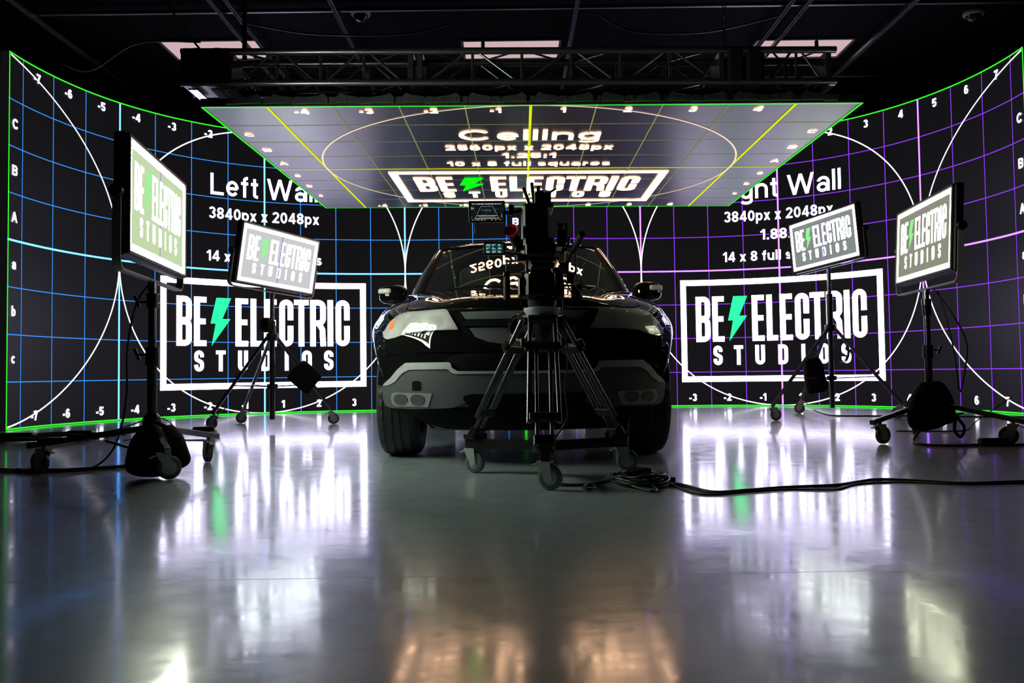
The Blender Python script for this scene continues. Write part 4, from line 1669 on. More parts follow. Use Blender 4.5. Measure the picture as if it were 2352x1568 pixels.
def knob(parent, p, d, r=0.018, l=0.07):
    p, d = Vector(p), Vector(d).normalized()
    m = MB()
    m.cyl(p, p + d * l * 0.6, r * 0.35, 8)
    m.beam(p + d * l * 0.55 - Vector((0, 0, r * 1.6)), p + d * l * 0.9 + Vector((0, 0, r * 1.8)), r * 0.8, r * 0.9)
    m.build('lock_knob', 'black_plastic', parent)


def pole(parent, base, z0, z1, sections):
    """telescopic column with collars; sections = [(z_from, z_to, radius, material)]"""
    for a, b, r, mt in sections:
        MB().cyl((base[0], base[1], a), (base[0], base[1], b), r, 16).build('column', mt, parent, smooth=40)


def low_stand(label, top, feet, hub_z, leg_out, cyaw, secs):
    """roller stand with three low spread legs"""
    cx, cy = top.x, top.y
    root = thing('light_stand', label, 'light stand', (cx, cy, 0))
    pole(root, (0, 0), 0, 0, secs(top.z))
    MB().lathe([(hub_z - 0.06, 0.028), (hub_z - 0.06, 0.05), (hub_z + 0.05, 0.05), (hub_z + 0.08, 0.03)], (0, 0, 0), 'Z', 20).build('hub', 'stand', root, smooth=35)
    for (fx, fy), ya in zip(feet, cyaw):
        d = Vector((fx - cx, fy - cy, 0))
        L = d.length
        d.normalize()
        e = d * (L + leg_out)
        MB().beam(d * 0.03 + Vector((0, 0, hub_z)), e + Vector((0, 0, 0.155)), 0.034, 0.034).build('leg', 'stand', root)
        MB().beam(d * 0.05 + Vector((0, 0, hub_z - 0.13)), d * (L * 0.42) + Vector((0, 0, hub_z - 0.07)), 0.02, 0.014).build('leg_brace', 'stand_red' if fy > cy and fx > cx - 0.2 else 'stand', root)
        caster(root, d.x * L, d.y * L, 0.062, ya, 0.18)
    return root


# front left
fl, zb = lamp('green-tinted lamp nearest the camera, far left', (-1.960, 4.565, 1.444), 1.720, 0.006, -0.008, ('lamp_fl', 'face_fl'), 0.10, 'yoke')
for xx in (-0.09, 0.06):
    MB().box((xx, 0.034, zb), (0.05, 0.043, 0.015), ch=0.001).build('tape_mark', 'blue_tape', fl)
tp = yoke_bottom(fl, zb)
sec = lambda z: [(0.02 + 0.17, 0.66, 0.026, 'stand'), (0.62, 0.98, 0.021, 'stand'), (0.60, 0.70, 0.035, 'black_plastic'), (0.92, 1.0, 0.030, 'black_plastic'), (0.96, z, 0.020, 'stand_chrome'), (1.0, z - 0.03, 0.034, 'stand')]
low_stand('black roller stand with low legs at the far left', tp, [(-1.824, 4.306), (-1.895, 5.144), (-2.656, 4.673)], 0.255, 0.10, (0.5, 2.2, 2.8), sec)
o = bpy.data.objects['light_stand']
knob(o, (-0.02, -0.02, 0.66), (-1, -0.3, 0))
knob(o, (-0.02, -0.02, 0.95), (-1, -0.3, 0))
# front right
fr, zb = lamp('yellow-tinted lamp at the far right, second largest', (3.096, 6.155, 1.495), -1.697, -0.049, 0.007, ('lamp_fr', 'face_fr'), 0.10, 'yoke')
tp = yoke_bottom(fr, zb)
sr = low_stand('black roller stand with low legs at the far right', tp, [(2.563, 5.773), (3.125, 6.425), (3.40, 5.617)], 0.27, 0.10, (0.4, 0.8, 2.6), sec)
knob(sr, (0.02, -0.02, 0.66), (1, -0.3, 0))


def high_stand(label, top, feet, collar_z, cyaw, motor):
    """roller stand with legs folded from a high collar"""
    cx, cy = top.x, top.y
    root = thing('light_stand', label, 'light stand', (cx, cy, 0))
    pole(root, (0, 0), 0, 0, [(0.09, collar_z + 0.12, 0.028, 'stand'), (collar_z + 0.05, top.z - 0.25, 0.034, 'stand'), (top.z - 0.28, top.z, 0.022, 'stand_chrome'), (top.z - 0.34, top.z - 0.26, 0.032, 'black_plastic')])
    if motor:
        MB().box((-0.055, -0.03, collar_z + 0.12), (0.13, 0.11, 0.15), ch=0.03).build('winch_box', 'black_plastic', root)
    MB().lathe([(collar_z - 0.04, 0.028), (collar_z - 0.04, 0.06), (collar_z + 0.03, 0.06), (collar_z + 0.05, 0.028)], (0, 0, 0), 'Z', 18).build('collar', 'stand', root, smooth=35)
    MB().lathe([(0.40, 0.028), (0.40, 0.055), (0.45, 0.055), (0.45, 0.028)], (0, 0, 0), 'Z', 18).build('brace_collar', 'stand', root, smooth=35)
    for (fx, fy), ya in zip(feet, cyaw):
        d = Vector((fx - cx, fy - cy, 0))
        L = d.length
        d.normalize()
        MB().beam(d * 0.05 + Vector((0, 0, collar_z)), d * (L + 0.02) + Vector((0, 0, 0.15)), 0.030, 0.030).build('leg', 'stand', root)
        fr_ = (collar_z - 0.44) / (collar_z - 0.15)
        MB().beam(d * 0.05 + Vector((0, 0, 0.425)), d * (0.05 + (L - 0.03) * fr_) + Vector((0, 0, 0.44)), 0.022, 0.012).build('leg_brace', 'stand', root)
        caster(root, d.x * L, d.y * L, 0.062, ya, 0.17)
    return root


rl, zb = lamp('small cool white lamp between the left front lamp and the car', (-2.363, 8.37, 1.713), 1.122, 0.143, 0.037, ('lamp_rl', 'face_rl'), 0.06, 'yoke', True)
tp = yoke_bottom(rl, zb)
srl = high_stand('black high-legged roller stand left of the car', tp, [(-3.042, 8.402), (-3.05, 9.35), (-1.974, 8.95)], 0.93, (2.9, 3.1, 0.2), True)
rr_, zb = lamp('small white lamp between the car and the far right lamp', (3.535, 9.272, 1.99), -1.251, 0.055, -0.043, ('lamp_rr', 'face_rr'), 0.05, 'yoke_dark')
tp = yoke_bottom(rr_, zb)
srr = high_stand('black high-legged roller stand right of the car', tp, [(2.697, 8.544), (3.45, 9.85), (4.04, 8.60)], 0.99, (0.3, 2.8, 2.6), False)

# ------------------------------------------------------------------ sandbags
def sandbag(label, loc, rotz, lobes, strap=None, ex=0.5, taper=0.42):
    root = thing('sandbag', label, 'sandbag', loc, rotz)
    for c, r, rot in lobes:
        ph = random.random() * 6

        def wp(p, r=r, ph=ph):
            n = 0.035 * math.sin(p.x / r[0] * 4 + ph) * math.cos(p.z / r[2] * 5 + ph)
            return Vector((p.x * (1 + n) * (1.0 - taper * (p.z / r[2])), p.y * (1 + n), p.z))
        MB().sell(c, r, ex, 28, 18, rot, wp).build('bag_half', 'cloth_black', root, smooth=70)
    if strap:
        MB().tube(strap, 0.012, 6, False, 6).build('strap', 'cloth_black', root, smooth=60)
    return root


sandbag('black sandbag slumped over the low leg at the far left', (-1.925, 4.40, 0), 0.0, [((-0.015, 0.00, 0.15), (0.105, 0.07, 0.145), (0, 0.06, 0)), ((0.05, 0.12, 0.15), (0.085, 0.06, 0.125), (0, -0.12, 0))],
        [(-0.05, -0.06, 0.24), (0.02, -0.05, 0.30), (0.10, -0.02, 0.26)], 0.75, 0.45)
sandbag('black sandbag draped on the low stand at the far right', (3.05, 6.02, 0), 0.1, [((-0.06, -0.055, 0.255), (0.15, 0.065, 0.175), (0, -0.20, 0)), ((0.06, 0.06, 0.28), (0.17, 0.065, 0.155), (0, 0.30, 0))],
        [(0.16, -0.05, 0.18), (0.13, -0.07, 0.08), (0.17, -0.08, 0.03), (0.21, -0.06, 0.1), (0.15, -0.04, 0.19)], 0.85, 0.5)
# rear bags hang on a leg of their stands
p = Vector(srl.location)
sandbag('black sandbag hung on the leg of the stand left of the car', (p.x + 0.30, p.y + 0.12, 0.52), 0.25, [((0.0, -0.035, 0), (0.14, 0.045, 0.13), (0, 0.72, 0)), ((0.0, 0.04, 0), (0.14, 0.045, 0.12), (0, 0.72, 0))], None, 0.32, 0.05)
p = Vector(srr.location)
sandbag('black sandbag hung on the leg of the stand right of the car', (p.x - 0.24, p.y - 0.09, 0.46), 0.0, [((0, -0.04, 0.0), (0.11, 0.05, 0.20), (0, -0.15, 0)), ((0.03, 0.05, 0.02), (0.10, 0.05, 0.18), (0, -0.15, 0))], None, 0.4, 0.15)

# ------------------------------------------------------------------ tripod on its rolling spreader
TC = Vector((0.157, 4.215, 0))
FEET = [Vector((-0.385, 0.235, 0)), Vector((-0.015, -0.455, 0)), Vector((0.425, 0.215, 0))]
tri = thing('tripod', 'black film tripod with doubled tube legs in front of the car', 'tripod', TC)
APEX = 0.80
MB().lathe([(0.80, 0.001), (0.80, 0.075), (0.835, 0.085), (0.85, 0.095), (0.862, 0.095), (0.868, 0.06), (0.868, 0.001)], (0, 0, 0), 'Z', 32).build('bowl', 'caster_grey', tri, smooth=35)
MB().lathe([(0.70, 0.001), (0.70, 0.03), (0.74, 0.05), (0.80, 0.065)], (0, 0, 0), 'Z', 24).build('bowl_clamp', 'black_plastic', tri, smooth=40)
for f in FEET:
    d = f.normalized()
    side = Vector((-d.y, d.x, 0))
    top = d * 0.085 + Vector((0, 0, APEX))
    bot = f * 0.93 + Vector((0, 0, 0.205))
    ax = (bot - top).normalized()

    def on(k, o, dd=0.0):
        return top.lerp(bot, k) + side * o + d * dd
    for o in (-0.072, 0.072):
        MB().cyl(on(0.0, o * 0.85), on(0.84, o), 0.0125, 12).build('upper_tube', 'stand', tri, smooth=40)
    for o in (-0.034, 0.034):
        MB().cyl(on(0.22, o), on(1.0, o), 0.0105, 12).build('lower_tube', 'stand', tri, smooth=40)
    m = MB()
    m.beam(on(0.24, -0.09), on(0.24, 0.09), 0.035, 0.045, ax)
    m.beam(on(0.24, -0.098, 0.01), on(0.17, -0.098, 0.01), 0.02, 0.026).beam(on(0.24, 0.098, 0.01), on(0.17, 0.098, 0.01), 0.02, 0.026)
    m.build('upper_clamp', 'black_plastic', tri)
    MB().beam(on(0.80, -0.07), on(0.80, 0.07), 0.03, 0.04, ax).build('lower_clamp', 'black_plastic', tri)
    MB().beam(on(0.985, -0.05), on(0.985, 0.05), 0.045, 0.06, ax).build('foot', 'black_plastic', tri)
    MB().cyl(on(0.0, -0.07), on(0.0, 0.07), 0.024, 14).build('hinge', 'black_metal', tri, smooth=40)

dolly = thing('tripod_dolly', 'black rolling tripod spreader on three grey casters', 'dolly', TC)
MB().lathe([(0.13, 0.001), (0.13, 0.06), (0.185, 0.06), (0.19, 0.001)], (0, 0, 0), 'Z', 24).build('hub', 'black_metal', dolly, smooth=40)
for f, ya in zip(FEET, (0.35, 0.5, 0.9)):
    d = f.normalized()
    MB().beam(d * 0.04 + Vector((0, 0, 0.158)), f * 1.06 + Vector((0, 0, 0.158)), 0.045, 0.05, ch=0.004).build('arm', 'black_metal', dolly)
    MB().box(f * 0.96 + Vector((0, 0, 0.195)), (0.09, 0.07, 0.025), (0, 0, math.atan2(d.y, d.x))).build('foot_cup', 'black_plastic', dolly)
    kx = f * 0.80 + Vector((0, 0, 0.185))
    MB().cyl(kx, kx + Vector((0, 0, 0.03)), 0.012, 10).build('tie_down_knob', 'black_plastic', dolly, smooth=40)
    caster(dolly, f.x, f.y, 0.058, ya - 0.9, 0.16)

# ------------------------------------------------------------------ fluid head and film camera
hd = thing('fluid_head', 'black fluid head under the film camera', 'tripod head', TC + Vector((0, 0, 0.868)))
m = MB()
m.lathe([(0, 0.001), (0, 0.07), (0.03, 0.075), (0.05, 0.06)], (0, 0, 0), 'Z', 24)
m.build('pan_base', 'black_metal', hd, smooth=40)
MB().box((-0.015, 0, 0.112), (0.15, 0.16, 0.145), ch=0.02).build('tilt_body', 'black_plastic', hd)
MB().box((-0.105, -0.02, 0.10), (0.035, 0.09, 0.10), ch=0.008).build('drag_housing', 'black_plastic', hd)
MB().box((0.075, -0.04, 0.115), (0.035, 0.09, 0.16), ch=0.008).build('drag_housing', 'black_plastic', hd)
for k, z in enumerate((0.05, 0.11, 0.15, 0.17)):
    MB().cyl((-0.09 + 0.05 * k, -0.085, z), (-0.09 + 0.05 * k, -0.095, z), 0.006, 10).build('glint_screw', 'stand_chrome', hd, smooth=40)  # bright discs added as small highlights on the black head
MB().tube([(0.09, -0.08, 0.22), (0.105, -0.1, 0.10), (0.10, -0.1, -0.05), (0.105, -0.08, -0.18)], 0.004, 6, False, 6).build('head_cable', 'cable', hd, smooth=60)
for s_ in (-1, 1):
    MB().lathe([(s_ * 0.08, 0.001), (s_ * 0.08, 0.07), (s_ * 0.105, 0.066), (s_ * 0.105, 0.001)], (0, 0, 0.12), 'X', 24).build('drag_dial', 'black_metal', hd, smooth=35)
MB().box((0, 0, 0.198), (0.12, 0.28, 0.028), ch=0.006).build('balance_plate', 'black_metal', hd)
m = MB()
p0, p1 = Vector((0.112, -0.09, 0.19)), Vector((0.182, -0.34, 0.318))
m.cyl(p0, p0.lerp(p1, 0.55), 0.010, 10)
m.build('pan_bar', 'black_metal', hd, smooth=40)
MB().cyl(p0.lerp(p1, 0.5), p1, 0.0165, 12).build('pan_grip', 'rubber', hd, smooth=40)
MB().lathe([(-0.02, 0.001), (-0.02, 0.03), (0.02, 0.03), (0.02, 0.001)], (0.112, -0.09, 0.19), 'X', 14).build('pan_rosette', 'black_metal', hd, smooth=40)
MB().box((0.175, -0.05, 0.07), (0.055, 0.05, 0.075), ch=0.006).build('side_box', 'black_plastic', hd)
MB().box((0.150, -0.05, 0.14), (0.05, 0.05, 0.05), ch=0.006).build('side_box', 'black_plastic', hd)

CB = TC + Vector((0.0, 0, 1.107))
cm = thing('film_camera', 'black film camera seen from behind on the tripod', 'camera', CB)
MB().box((-0.033, 0.02, 0.125), (0.135, 0.26, 0.25), ch=0.012).build('camera_body', 'black_plastic', cm)
MB().box((-0.033, -0.15, 0.15), (0.125, 0.09, 0.22), ch=0.012).build('battery', 'black_plastic', cm)
MB().box((-0.01, -0.185, 0.03), (0.15, 0.05, 0.06), ch=0.006).build('plug_panel', 'black_metal', cm)
MB().cyl((-0.04, -0.115, 0.05), (-0.04, -0.125, 0.05), 0.004, 8).build('status_light', 'led_blue', cm)
MB().box((-0.052, -0.20, 0.035), (0.012, 0.004, 0.003), ch=0.001).build('status_light', 'led_blue', cm)
MB().box((-0.065, -0.11, -0.075), (0.006, 0.004, 0.006), ch=0.001).build('status_light', 'led_amber', cm)
m = MB()
m.lathe([(0.14, 0.055), (0.20, 0.06), (0.30, 0.062), (0.36, 0.065), (0.36, 0.05), (0.30, 0.045)], (0.0, 0, 0.11), 'Y', 32)
m.build('lens', 'black_metal', cm, smooth=35)
MB().box((0.0, 0.41, 0.11), (0.18, 0.06, 0.15), ch=0.01).build('matte_box', 'black_plastic', cm)
MB().box((0, 0.0, -0.012), (0.13, 0.30, 0.022), ch=0.004).build('base_plate', 'black_metal', cm)
for s_ in (-1, 1):
    MB().cyl((s_ * 0.075, -0.16, -0.012), (s_ * 0.075, 0.45, -0.012), 0.0075, 10).build('support_rod', 'stand_chrome', cm, smooth=40)
# top handle with cheese plate
m = MB()
m.tube([(0.0, -0.12, 0.25), (0.0, -0.12, 0.31), (0.0, -0.07, 0.335), (0.0, 0.08, 0.335), (0.0, 0.12, 0.31), (0.0, 0.12, 0.25)], 0.015, 10, False, 4)
m.build('top_handle', 'rubber', cm, smooth=60)
MB().box((0.01, -0.02, 0.262), (0.10, 0.22, 0.022), ch=0.004).build('cheese_plate', 'black_metal', cm)
MB().box((0.005, -0.11, 0.295), (0.085, 0.06, 0.06), ch=0.006).build('wireless_box', 'black_plastic', cm)
for x, dz, tx in ((-0.075, 0.080, -0.015), (-0.045, 0.105, -0.003), (-0.022, 0.085, 0.008)):
    MB().cyl((x * 0.8, -0.10, 0.275), (x + tx, -0.11, 0.275 + dz), 0.008, 10, 0.0095).build('stub_antenna', 'black_plastic', cm, smooth=40)
m = MB()
m.cyl((0.02, -0.12, 0.315), (0.075, -0.13, 0.345), 0.0055, 8)
m.build('thumb_lever', 'black_metal', cm, smooth=40)
# cable loom on the right flank
m = MB()
m.tube([(0.09, -0.08, 0.13), (0.135, -0.12, 0.10), (0.118, -0.13, 0.04), (0.09, -0.11, 0.02)], 0.006, 6, False, 6)
m.tube([(0.09, -0.05, 0.17), (0.12, -0.1, 0.17), (0.125, -0.13, 0.10), (0.10, -0.12, 0.03)], 0.005, 6, False, 6)
m.build('cable_loom', 'cable', cm, smooth=60)
MB().box((0.10, -0.07, 0.10), (0.045, 0.07, 0.09), ch=0.006).build('focus_receiver', 'black_plastic', cm)
MB().box((0.095, -0.06, 0.165), (0.03, 0.04, 0.03), ch=0.006).build('focus_motor', 'black_plastic', cm)
for z in (0.03, 0.08, 0.2):
    MB().box((-0.085, -0.08, z), (0.02, 0.05, 0.028), ch=0.004).build('clamp', 'black_metal', cm)
MB().box((-0.10, -0.10, 0.0), (0.06, 0.06, 0.035), ch=0.005).build('side_bracket', 'black_metal', cm)
MB().cyl((-0.078, -0.13, -0.08), (-0.078, -0.13, 0.22), 0.006, 8).build('side_rod', 'stand_chrome', cm, smooth=40)
MB().cyl((-0.135, -0.12, -0.02), (-0.125, -0.12, 0.10), 0.005, 8).build('side_rod', 'stand_chrome', cm, smooth=40)

# viewfinder with red eyecup
ev = MB().cyl((-0.115, -0.08, 0.06), (-0.148, -0.17, 0.115), 0.027, 16).build('viewfinder', 'black_plastic', cm, smooth=40)
m = MB()
R = Vector((-0.033, -0.10, 0.055)).to_track_quat('Z', 'Y').to_matrix()
vs0 = MB().lathe([(-0.015, 0.027), (0.0, 0.030), (0.012, 0.037), (0.016, 0.037), (0.012, 0.026), (-0.01, 0.020), (-0.01, 0.001)], (0, 0, 0), 'Z', 28)
m.add([R @ Vector(v) + Vector((-0.150, -0.18, 0.120)) for v in vs0.v], vs0.f)
m.build('eyecup', 'red_cup', ev, smooth=50)
MB().beam((-0.10, -0.08, 0.05), (-0.06, -0.05, 0.04), 0.03, 0.06).build('viewfinder_arm', 'black_metal', cm)


def monitor(name, label, c, w, h, screen, rot, cat='monitor'):
    t = thing(name, label, cat, c)
    t.rotation_euler = rot
    m = MB()
    m.box((0, 0.012, 0), (w, 0.024, h), ch=0.003)
    m.build('casing', 'black_plastic', t)
    m = MB()
    e = 0.008
    for s_ in (-1, 1):
        m.box((s_ * (w / 2 - e / 2), -0.003, 0), (e, 0.008, h), ch=0.001).box((0, -0.003, s_ * (h / 2 - e / 2)), (w, 0.008, e), ch=0.001)
    m.build('bezel', 'black_plastic', t)
    MB().add([(-w / 2 + e, -0.001, -h / 2 + e), (w / 2 - e, -0.001, -h / 2 + e), (w / 2 - e, -0.001, h / 2 - e), (-w / 2 + e, -0.001, h / 2 - e)], [(0, 1, 2, 3)]).build('screen', screen, t)
    return t


m1 = monitor('camera_monitor', 'upper black monitor left of the camera, grey picture', (-0.118, 4.120, 1.346), 0.182, 0.108, 'screen1', (0.05, 0.0, 0.03))
MB().tube([(-0.06, 0.02, -0.05), (-0.062, 0.02, -0.085), (-0.056, 0.01, -0.11), (-0.050, 0.01, -0.085), (-0.048, 0.02, -0.05)], 0.003, 6, False, 5).build('cable_loop', 'cable', m1, smooth=60)
# picture on the upper monitor: read-outs round the ceiling pattern
def marks(parent, rects, material, name='picture_marks'):
    mm = MB()
    for a, b, c, d in rects:
        mm.add([(a, -0.002, b), (c, -0.002, b), (c, -0.002, d), (a, -0.002, d)], [(0, 1, 2, 3)])
    return mm.build(name, material, parent)


M['mon_white'] = emit('monitor_white', (0.75, 0.8, 0.82), 0.7, False)
M['mon_grey'] = emit('monitor_grey', (0.5, 0.56, 0.58), 0.22, False)
M['mon_teal'] = emit('monitor_teal', (0.45, 0.85, 0.85), 0.8, False)
rs = []
x = -0.075
while x < 0.07:
    w = random.uniform(0.004, 0.014)
    rs.append((x, 0.036, x + w, 0.041))
    if random.random() < 0.6:
        rs.append((x, -0.043, x + w * 0.8, -0.040))
    x += w + random.uniform(0.002, 0.006)
rs += [(-0.078, 0.010, -0.075, 0.024), (-0.071, 0.013, -0.067, 0.020), (0.073, -0.03, 0.075, -0.012), (-0.078, -0.03, -0.074, -0.027)]
marks(m1, rs, 'mon_white')
m = MB()
for q in stroke([(-0.062, -0.034), (-0.052, -0.020), (0.052, -0.020), (0.062, -0.034)], 0.0022, True) + stroke([(-0.05, -0.012), (-0.03, 0.026), (0.03, 0.026), (0.05, -0.012)], 0.0010):
    m.add([(a, -0.0025, b) for a, b in q], [tuple(range(len(q)))])
m.build('picture_lines', 'mon_white', m1)
vs, fs = text_uv('Ceiling', -0.004, 0.002, 0.014, 0.046)
MB().add([(a, -0.002, b) for a, b in vs], fs).build('picture_text', 'mon_grey', m1)
rs = [(-0.04 + 0.007 * k, -0.031, -0.0355 + 0.007 * k, -0.023) for k in range(12)]
marks(m1, rs, 'mon_grey')
arm = thing('monitor_arm', 'black jointed arm joining the upper monitor to the camera', 'arm', (-0.030, 4.135, 1.344))
MB().cyl((0.0, 0.01, 0.0), (0.045, 0.03, 0.005), 0.010, 10).cyl((0.045, 0.03, 0.005), (0.16, 0.06, 0.035), 0.008, 10).build('rod', 'black_metal', arm, smooth=40)
MB().sell((0.035, 0.02, 0.015), (0.018, 0.018, 0.028), 0.7, 14, 10).build('ball_joint', 'black_plastic', arm, smooth=60)
ms = monitor('menu_screen', 'small lower screen with teal menu left of the camera', (-0.082, 4.070, 1.151), 0.106, 0.064, 'screen2', (0.04, 0, 0.02), 'monitor')
rs = []
for r_, z in enumerate((0.019, 0.013, 0.002, -0.003, -0.014, -0.020)):
    for c_ in range(3):
        x = -0.040 + c_ * 0.029
        w = random.uniform(0.008, 0.022)
        rs.append((x, z, x + w, z + 0.0028))
marks(ms, rs, 'mon_teal', 'menu_marks')
o = MB().cyl((0, 0, 0), (0.11, 0.06, -0.01), 0.006, 8).build('screen_arm', 'black_metal', None, 40)
o.location = (-0.035, 4.090, 1.138)
tag(o, 'thin black arm holding the small menu screen', 'arm')
g = thing('hand_grip', 'black ribbed hand grip hanging left of the camera', 'grip', (-0.022, 4.120, 0.898))
m = MB()
m.lathe([(0.0, 0.001), (0.0, 0.014), (0.01, 0.0175), (0.03, 0.0165), (0.05, 0.0185), (0.07, 0.0165), (0.09, 0.018), (0.115, 0.0155), (0.12, 0.001)], (0, 0, 0), 'Z', 18)
m.build('handle', 'rubber', g, smooth=50)
MB().box((0, 0, 0.13), (0.035, 0.03, 0.025), ch=0.004).build('trigger_block', 'black_plastic', g)
MB().cyl((0, 0, 0.14), (0.0, 0, 0.20), 0.005, 8).cyl((0.0, 0, 0.195), (0.11, 0.03, 0.205), 0.007, 8).build('bracket_rod', 'stand_chrome', g, smooth=40)
o = MB().tube([(0.31, 4.22, 1.20), (0.325, 4.18, 1.08), (0.315, 4.17, 0.98), (0.345, 4.17, 0.93), (0.335, 4.17, 0.90), (0.30, 4.18, 0.93), (0.27, 4.2, 1.0)], 0.004, 6, False, 8).build('camera_cable', 'cable', None, 60)
o.location.y = -0.08
tag(o, 'thin black cable looping beside the right of the camera', 'cable')
o = MB().tube([(0.255, 4.23, 0.95), (0.262, 4.24, 0.80), (0.285, 4.3, 0.62), (0.27, 4.36, 0.45), (0.285, 4.42, 0.3), (0.22, 4.40, 0.19), (0.16, 4.2, 0.13), (0.19, 4.0, 0.02), (0.24, 3.98, 0.006), (0.33, 3.97, 0.006), (0.44, 4.02, 0.006)], 0.0045, 6, False, 8).build('power_cable', 'cable', None, 60)
o.location.y = -0.08
tag(o, 'thin black cable running down the tripod to the floor', 'cable')

# ------------------------------------------------------------------ cables on the floor
def floor_cable(label, pts, r=0.0075, material='cable', name='floor_cable'):
    o = MB().tube([(a, b, c if len(q) > 2 else r) for q in pts for a, b, c in [(q[0], q[1], q[2] if len(q) > 2 else r)]], r, 7, False, 8).build(name, material, None, 60)
    tag(o, label, 'cable')
    return o


floor_cable('long black cable running right from the coil across the floor', [(0.70, 3.93), (0.78, 3.80), (0.86, 3.58), (1.02, 3.62), (1.205, 3.69), (1.45, 3.74), (1.60, 3.84), (1.72, 3.91), (1.88, 3.85), (2.03, 3.75), (2.2, 3.76), (2.45, 3.80), (2.8, 3.86)])
floor_cable('second thin cable shadowing the long cable right of the coil', [(0.72, 3.92), (0.80, 3.55), (1.0, 3.60), (1.2, 3.66), (1.40, 3.63), (1.58, 3.80), (1.8, 3.84), (2.05, 3.74), (2.5, 3.78)], 0.004)
floor_cable('small loop of cable between the tripod and the coil', [(0.18, 3.90), (0.24, 3.86), (0.31, 3.86), (0.36, 3.90), (0.375, 3.80), (0.345, 3.74), (0.315, 3.78), (0.34, 3.88), (0.41, 3.97), (0.50, 4.02)], 0.005)
coil = thing('cable_coil', 'black cable coil with plugs lying right of the tripod', 'cable coil', (0.60, 3.93, 0))
for i, (rx, ry, z, ph, cx, cy) in enumerate(((0.13, 0.20, 0.008, 0.0, 0, 0), (0.12, 0.17, 0.020, 0.4, 0.01, -0.02), (0.125, 0.16, 0.030, 0.9, -0.01, 0.01), (0.11, 0.18, 0.012, 1.6, 0.0, 0.03), (0.10, 0.14, 0.040, 2.1, 0.015, 0.0), (0.135, 0.12, 0.026, 2.8, -0.02, 0.04))):
    pts = []
    for k in range(14):
        a = 2 * PI * k / 14 + ph
        pts.append((cx + rx * math.cos(a), cy + ry * math.sin(a), z + 0.007 * math.sin(2 * a + i) + 0.006))
    MB().tube(pts, 0.0065, 7, True, 5).build('cable_turn', 'cable', coil, smooth=60)
MB().cyl((-0.08, -0.04, 0.045), (0.01, 0.02, 0.055), 0.017, 10).build('plug', 'black_plastic', coil, smooth=40)
MB().cyl((-0.02, 0.05, 0.06), (0.06, 0.03, 0.055), 0.015, 10).build('plug', 'black_plastic', coil, smooth=40)
MB().tube([(-0.10, 0.06, 0.04), (-0.135, 0.02, 0.05), (-0.12, -0.06, 0.03), (-0.05, -0.20, 0.012), (0.0, -0.30, 0.008), (0.03, -0.27, 0.008), (0.02, -0.15, 0.02), (-0.03, -0.02, 0.04)], 0.006, 7, False, 8).build('loose_loop', 'cable', coil, smooth=60)
MB().cyl((0.07, -0.02, 0.02), (0.16, -0.04, 0.018), 0.016, 10).build('plug', 'black_plastic', coil, smooth=40)

floor_cable('thick black cable trailing across the floor at the lower left edge', [(-3.3, 4.85), (-3.0, 4.80), (-2.75, 4.70), (-2.55, 4.73), (-2.35, 4.85), (-2.22, 4.93), (-2.10, 4.86)], 0.011)
floor_cable('black cable hanging from the left front lamp to the floor', [(-2.02, 4.62, 1.08), (-2.10, 4.60, 0.95), (-2.16, 4.62, 0.70), (-2.20, 4.7, 0.45), (-2.26, 4.76, 0.25), (-2.33, 4.78, 0.10), (-2.45, 4.78, 0.012), (-2.62, 4.78, 0.010), (-2.9, 4.82, 0.01)], 0.006)
floor_cable('pale power lead kinked beside the left roller stand caster', [(-2.95, 4.70, 0.012), (-2.85, 4.74, 0.012), (-2.80, 4.85, 0.02), (-2.76, 4.78, 0.012), (-2.70, 4.80, 0.012)], 0.006, 'cable_grey')
pc = thing('cable_bundle', 'black cable bundle with plugs lying by the left LED wall edge', 'cable bundle', (-4.1, 7.0, 0))
for i in range(6):
    y = -0.35 + i * 0.16
    MB().tube([(-0.7, y, 0.02), (-0.35, y + 0.15 * math.sin(i), 0.03), (0.0, y + 0.06, 0.04), (0.35, y + 0.2 * math.cos(i * 2), 0.03), (0.55, y + 0.1, 0.02)], 0.014, 7, False, 6).build('cable_run', 'cable', pc, smooth=60)
MB().box((-0.1, 0.0, 0.045), (0.30, 0.09, 0.07), ch=0.015).build('plug_box', 'black_plastic', pc)
MB().box((0.25, 0.35, 0.04), (0.24, 0.08, 0.06), ch=0.015).build('plug_box', 'black_plastic', pc)
floor_cable('thin black cable arching over the floor behind the left stand', [(-3.9, 7.0, 0.01), (-3.6, 7.3, 0.05), (-3.3, 7.6, 0.16), (-3.0, 7.3, 0.10), (-2.85, 7.0, 0.01), (-2.5, 6.9, 0.008)], 0.006)
floor_cable('thin black cable with connector behind the left stand', [(-3.3, 7.0), (-3.1, 7.8), (-2.95, 8.0), (-3.02, 8.2), (-3.2, 8.6, 0.03), (-3.0, 8.6, 0.2)], 0.006)
o = MB().box((0, 0, 0.03), (0.05, 0.20, 0.05), (0, 0, -1.2), 0.012).build('cable_connector', 'black_plastic')
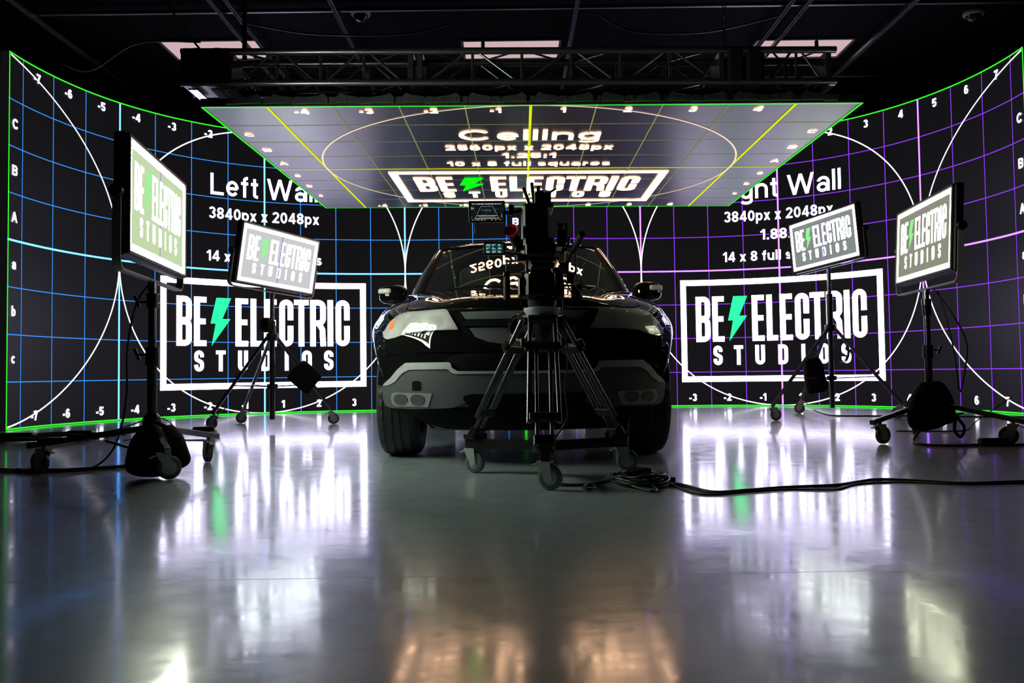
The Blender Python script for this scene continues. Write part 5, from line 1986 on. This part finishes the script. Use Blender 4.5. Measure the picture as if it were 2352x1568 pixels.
o.location = (-2.98, 7.95, 0.0)
tag(o, 'black inline cable connector on the floor left of the rear stand', 'connector')
floor_cable('black cable running along the floor below the right LED wall', [(3.50, 9.6, 0.05), (3.55, 9.3, 0.01), (3.75, 9.1), (4.2, 9.0), (4.6, 8.8), (5.0, 8.6), (5.6, 8.4)], 0.008)
floor_cable('black cable hanging in a long loop from the far right lamp', [(3.10, 6.05, 1.12), (3.20, 5.95, 0.9), (3.27, 5.92, 0.7), (3.25, 5.92, 0.5), (3.22, 5.93, 0.35)], 0.006)
floor_cable('second black cable hanging beside the far right pole', [(3.14, 6.05, 1.10), (3.17, 5.98, 0.85), (3.20, 5.95, 0.6), (3.22, 5.95, 0.36)], 0.005)
floor_cable('black cable with ties looping on the floor at the far right', [(2.95, 5.95, 0.10), (2.78, 5.75, 0.02), (2.80, 5.60), (2.95, 5.52), (3.15, 5.55), (3.3, 5.52), (3.5, 5.50), (3.9, 5.55)], 0.009)
floor_cable('thin cable trailing from the right LED wall to the floor', [(4.6, 7.6, 0.25), (4.2, 7.3, 0.12), (3.9, 7.0, 0.05), (3.8, 6.9, 0.01), (3.6, 6.8), (3.2, 6.9)], 0.005)
o = MB().cyl((0, 0, 0.03), (0.18, 0.0, 0.03), 0.026, 12).build('cable_connector', 'black_plastic', None, 40)
o.location = (3.12, 5.53, 0.0)
tag(o, 'black inline cable connector beside the far right caster', 'connector')

hk = thing('hanging_cable_coil', 'thin cable coil hanging on the stand right of the car', 'cable coil', (srr.location.x + 0.10, srr.location.y - 0.06, 0.72))
for k in range(4):
    MB().tube([((0.055 + 0.012 * k) * math.cos(a), 0.012 * k - 0.02, (0.10 + 0.012 * k) * math.sin(a)) for a in [2 * PI * i / 16 for i in range(16)]], 0.004, 6, True, 3).build('cable_turn', 'cable', hk, smooth=60)
MB().tube([(-0.05, 0.02, 0.22), (-0.02, 0.01, 0.13), (0.0, 0.0, 0.09)], 0.004, 6, False, 4).build('tie_loop', 'cable', hk, smooth=60)
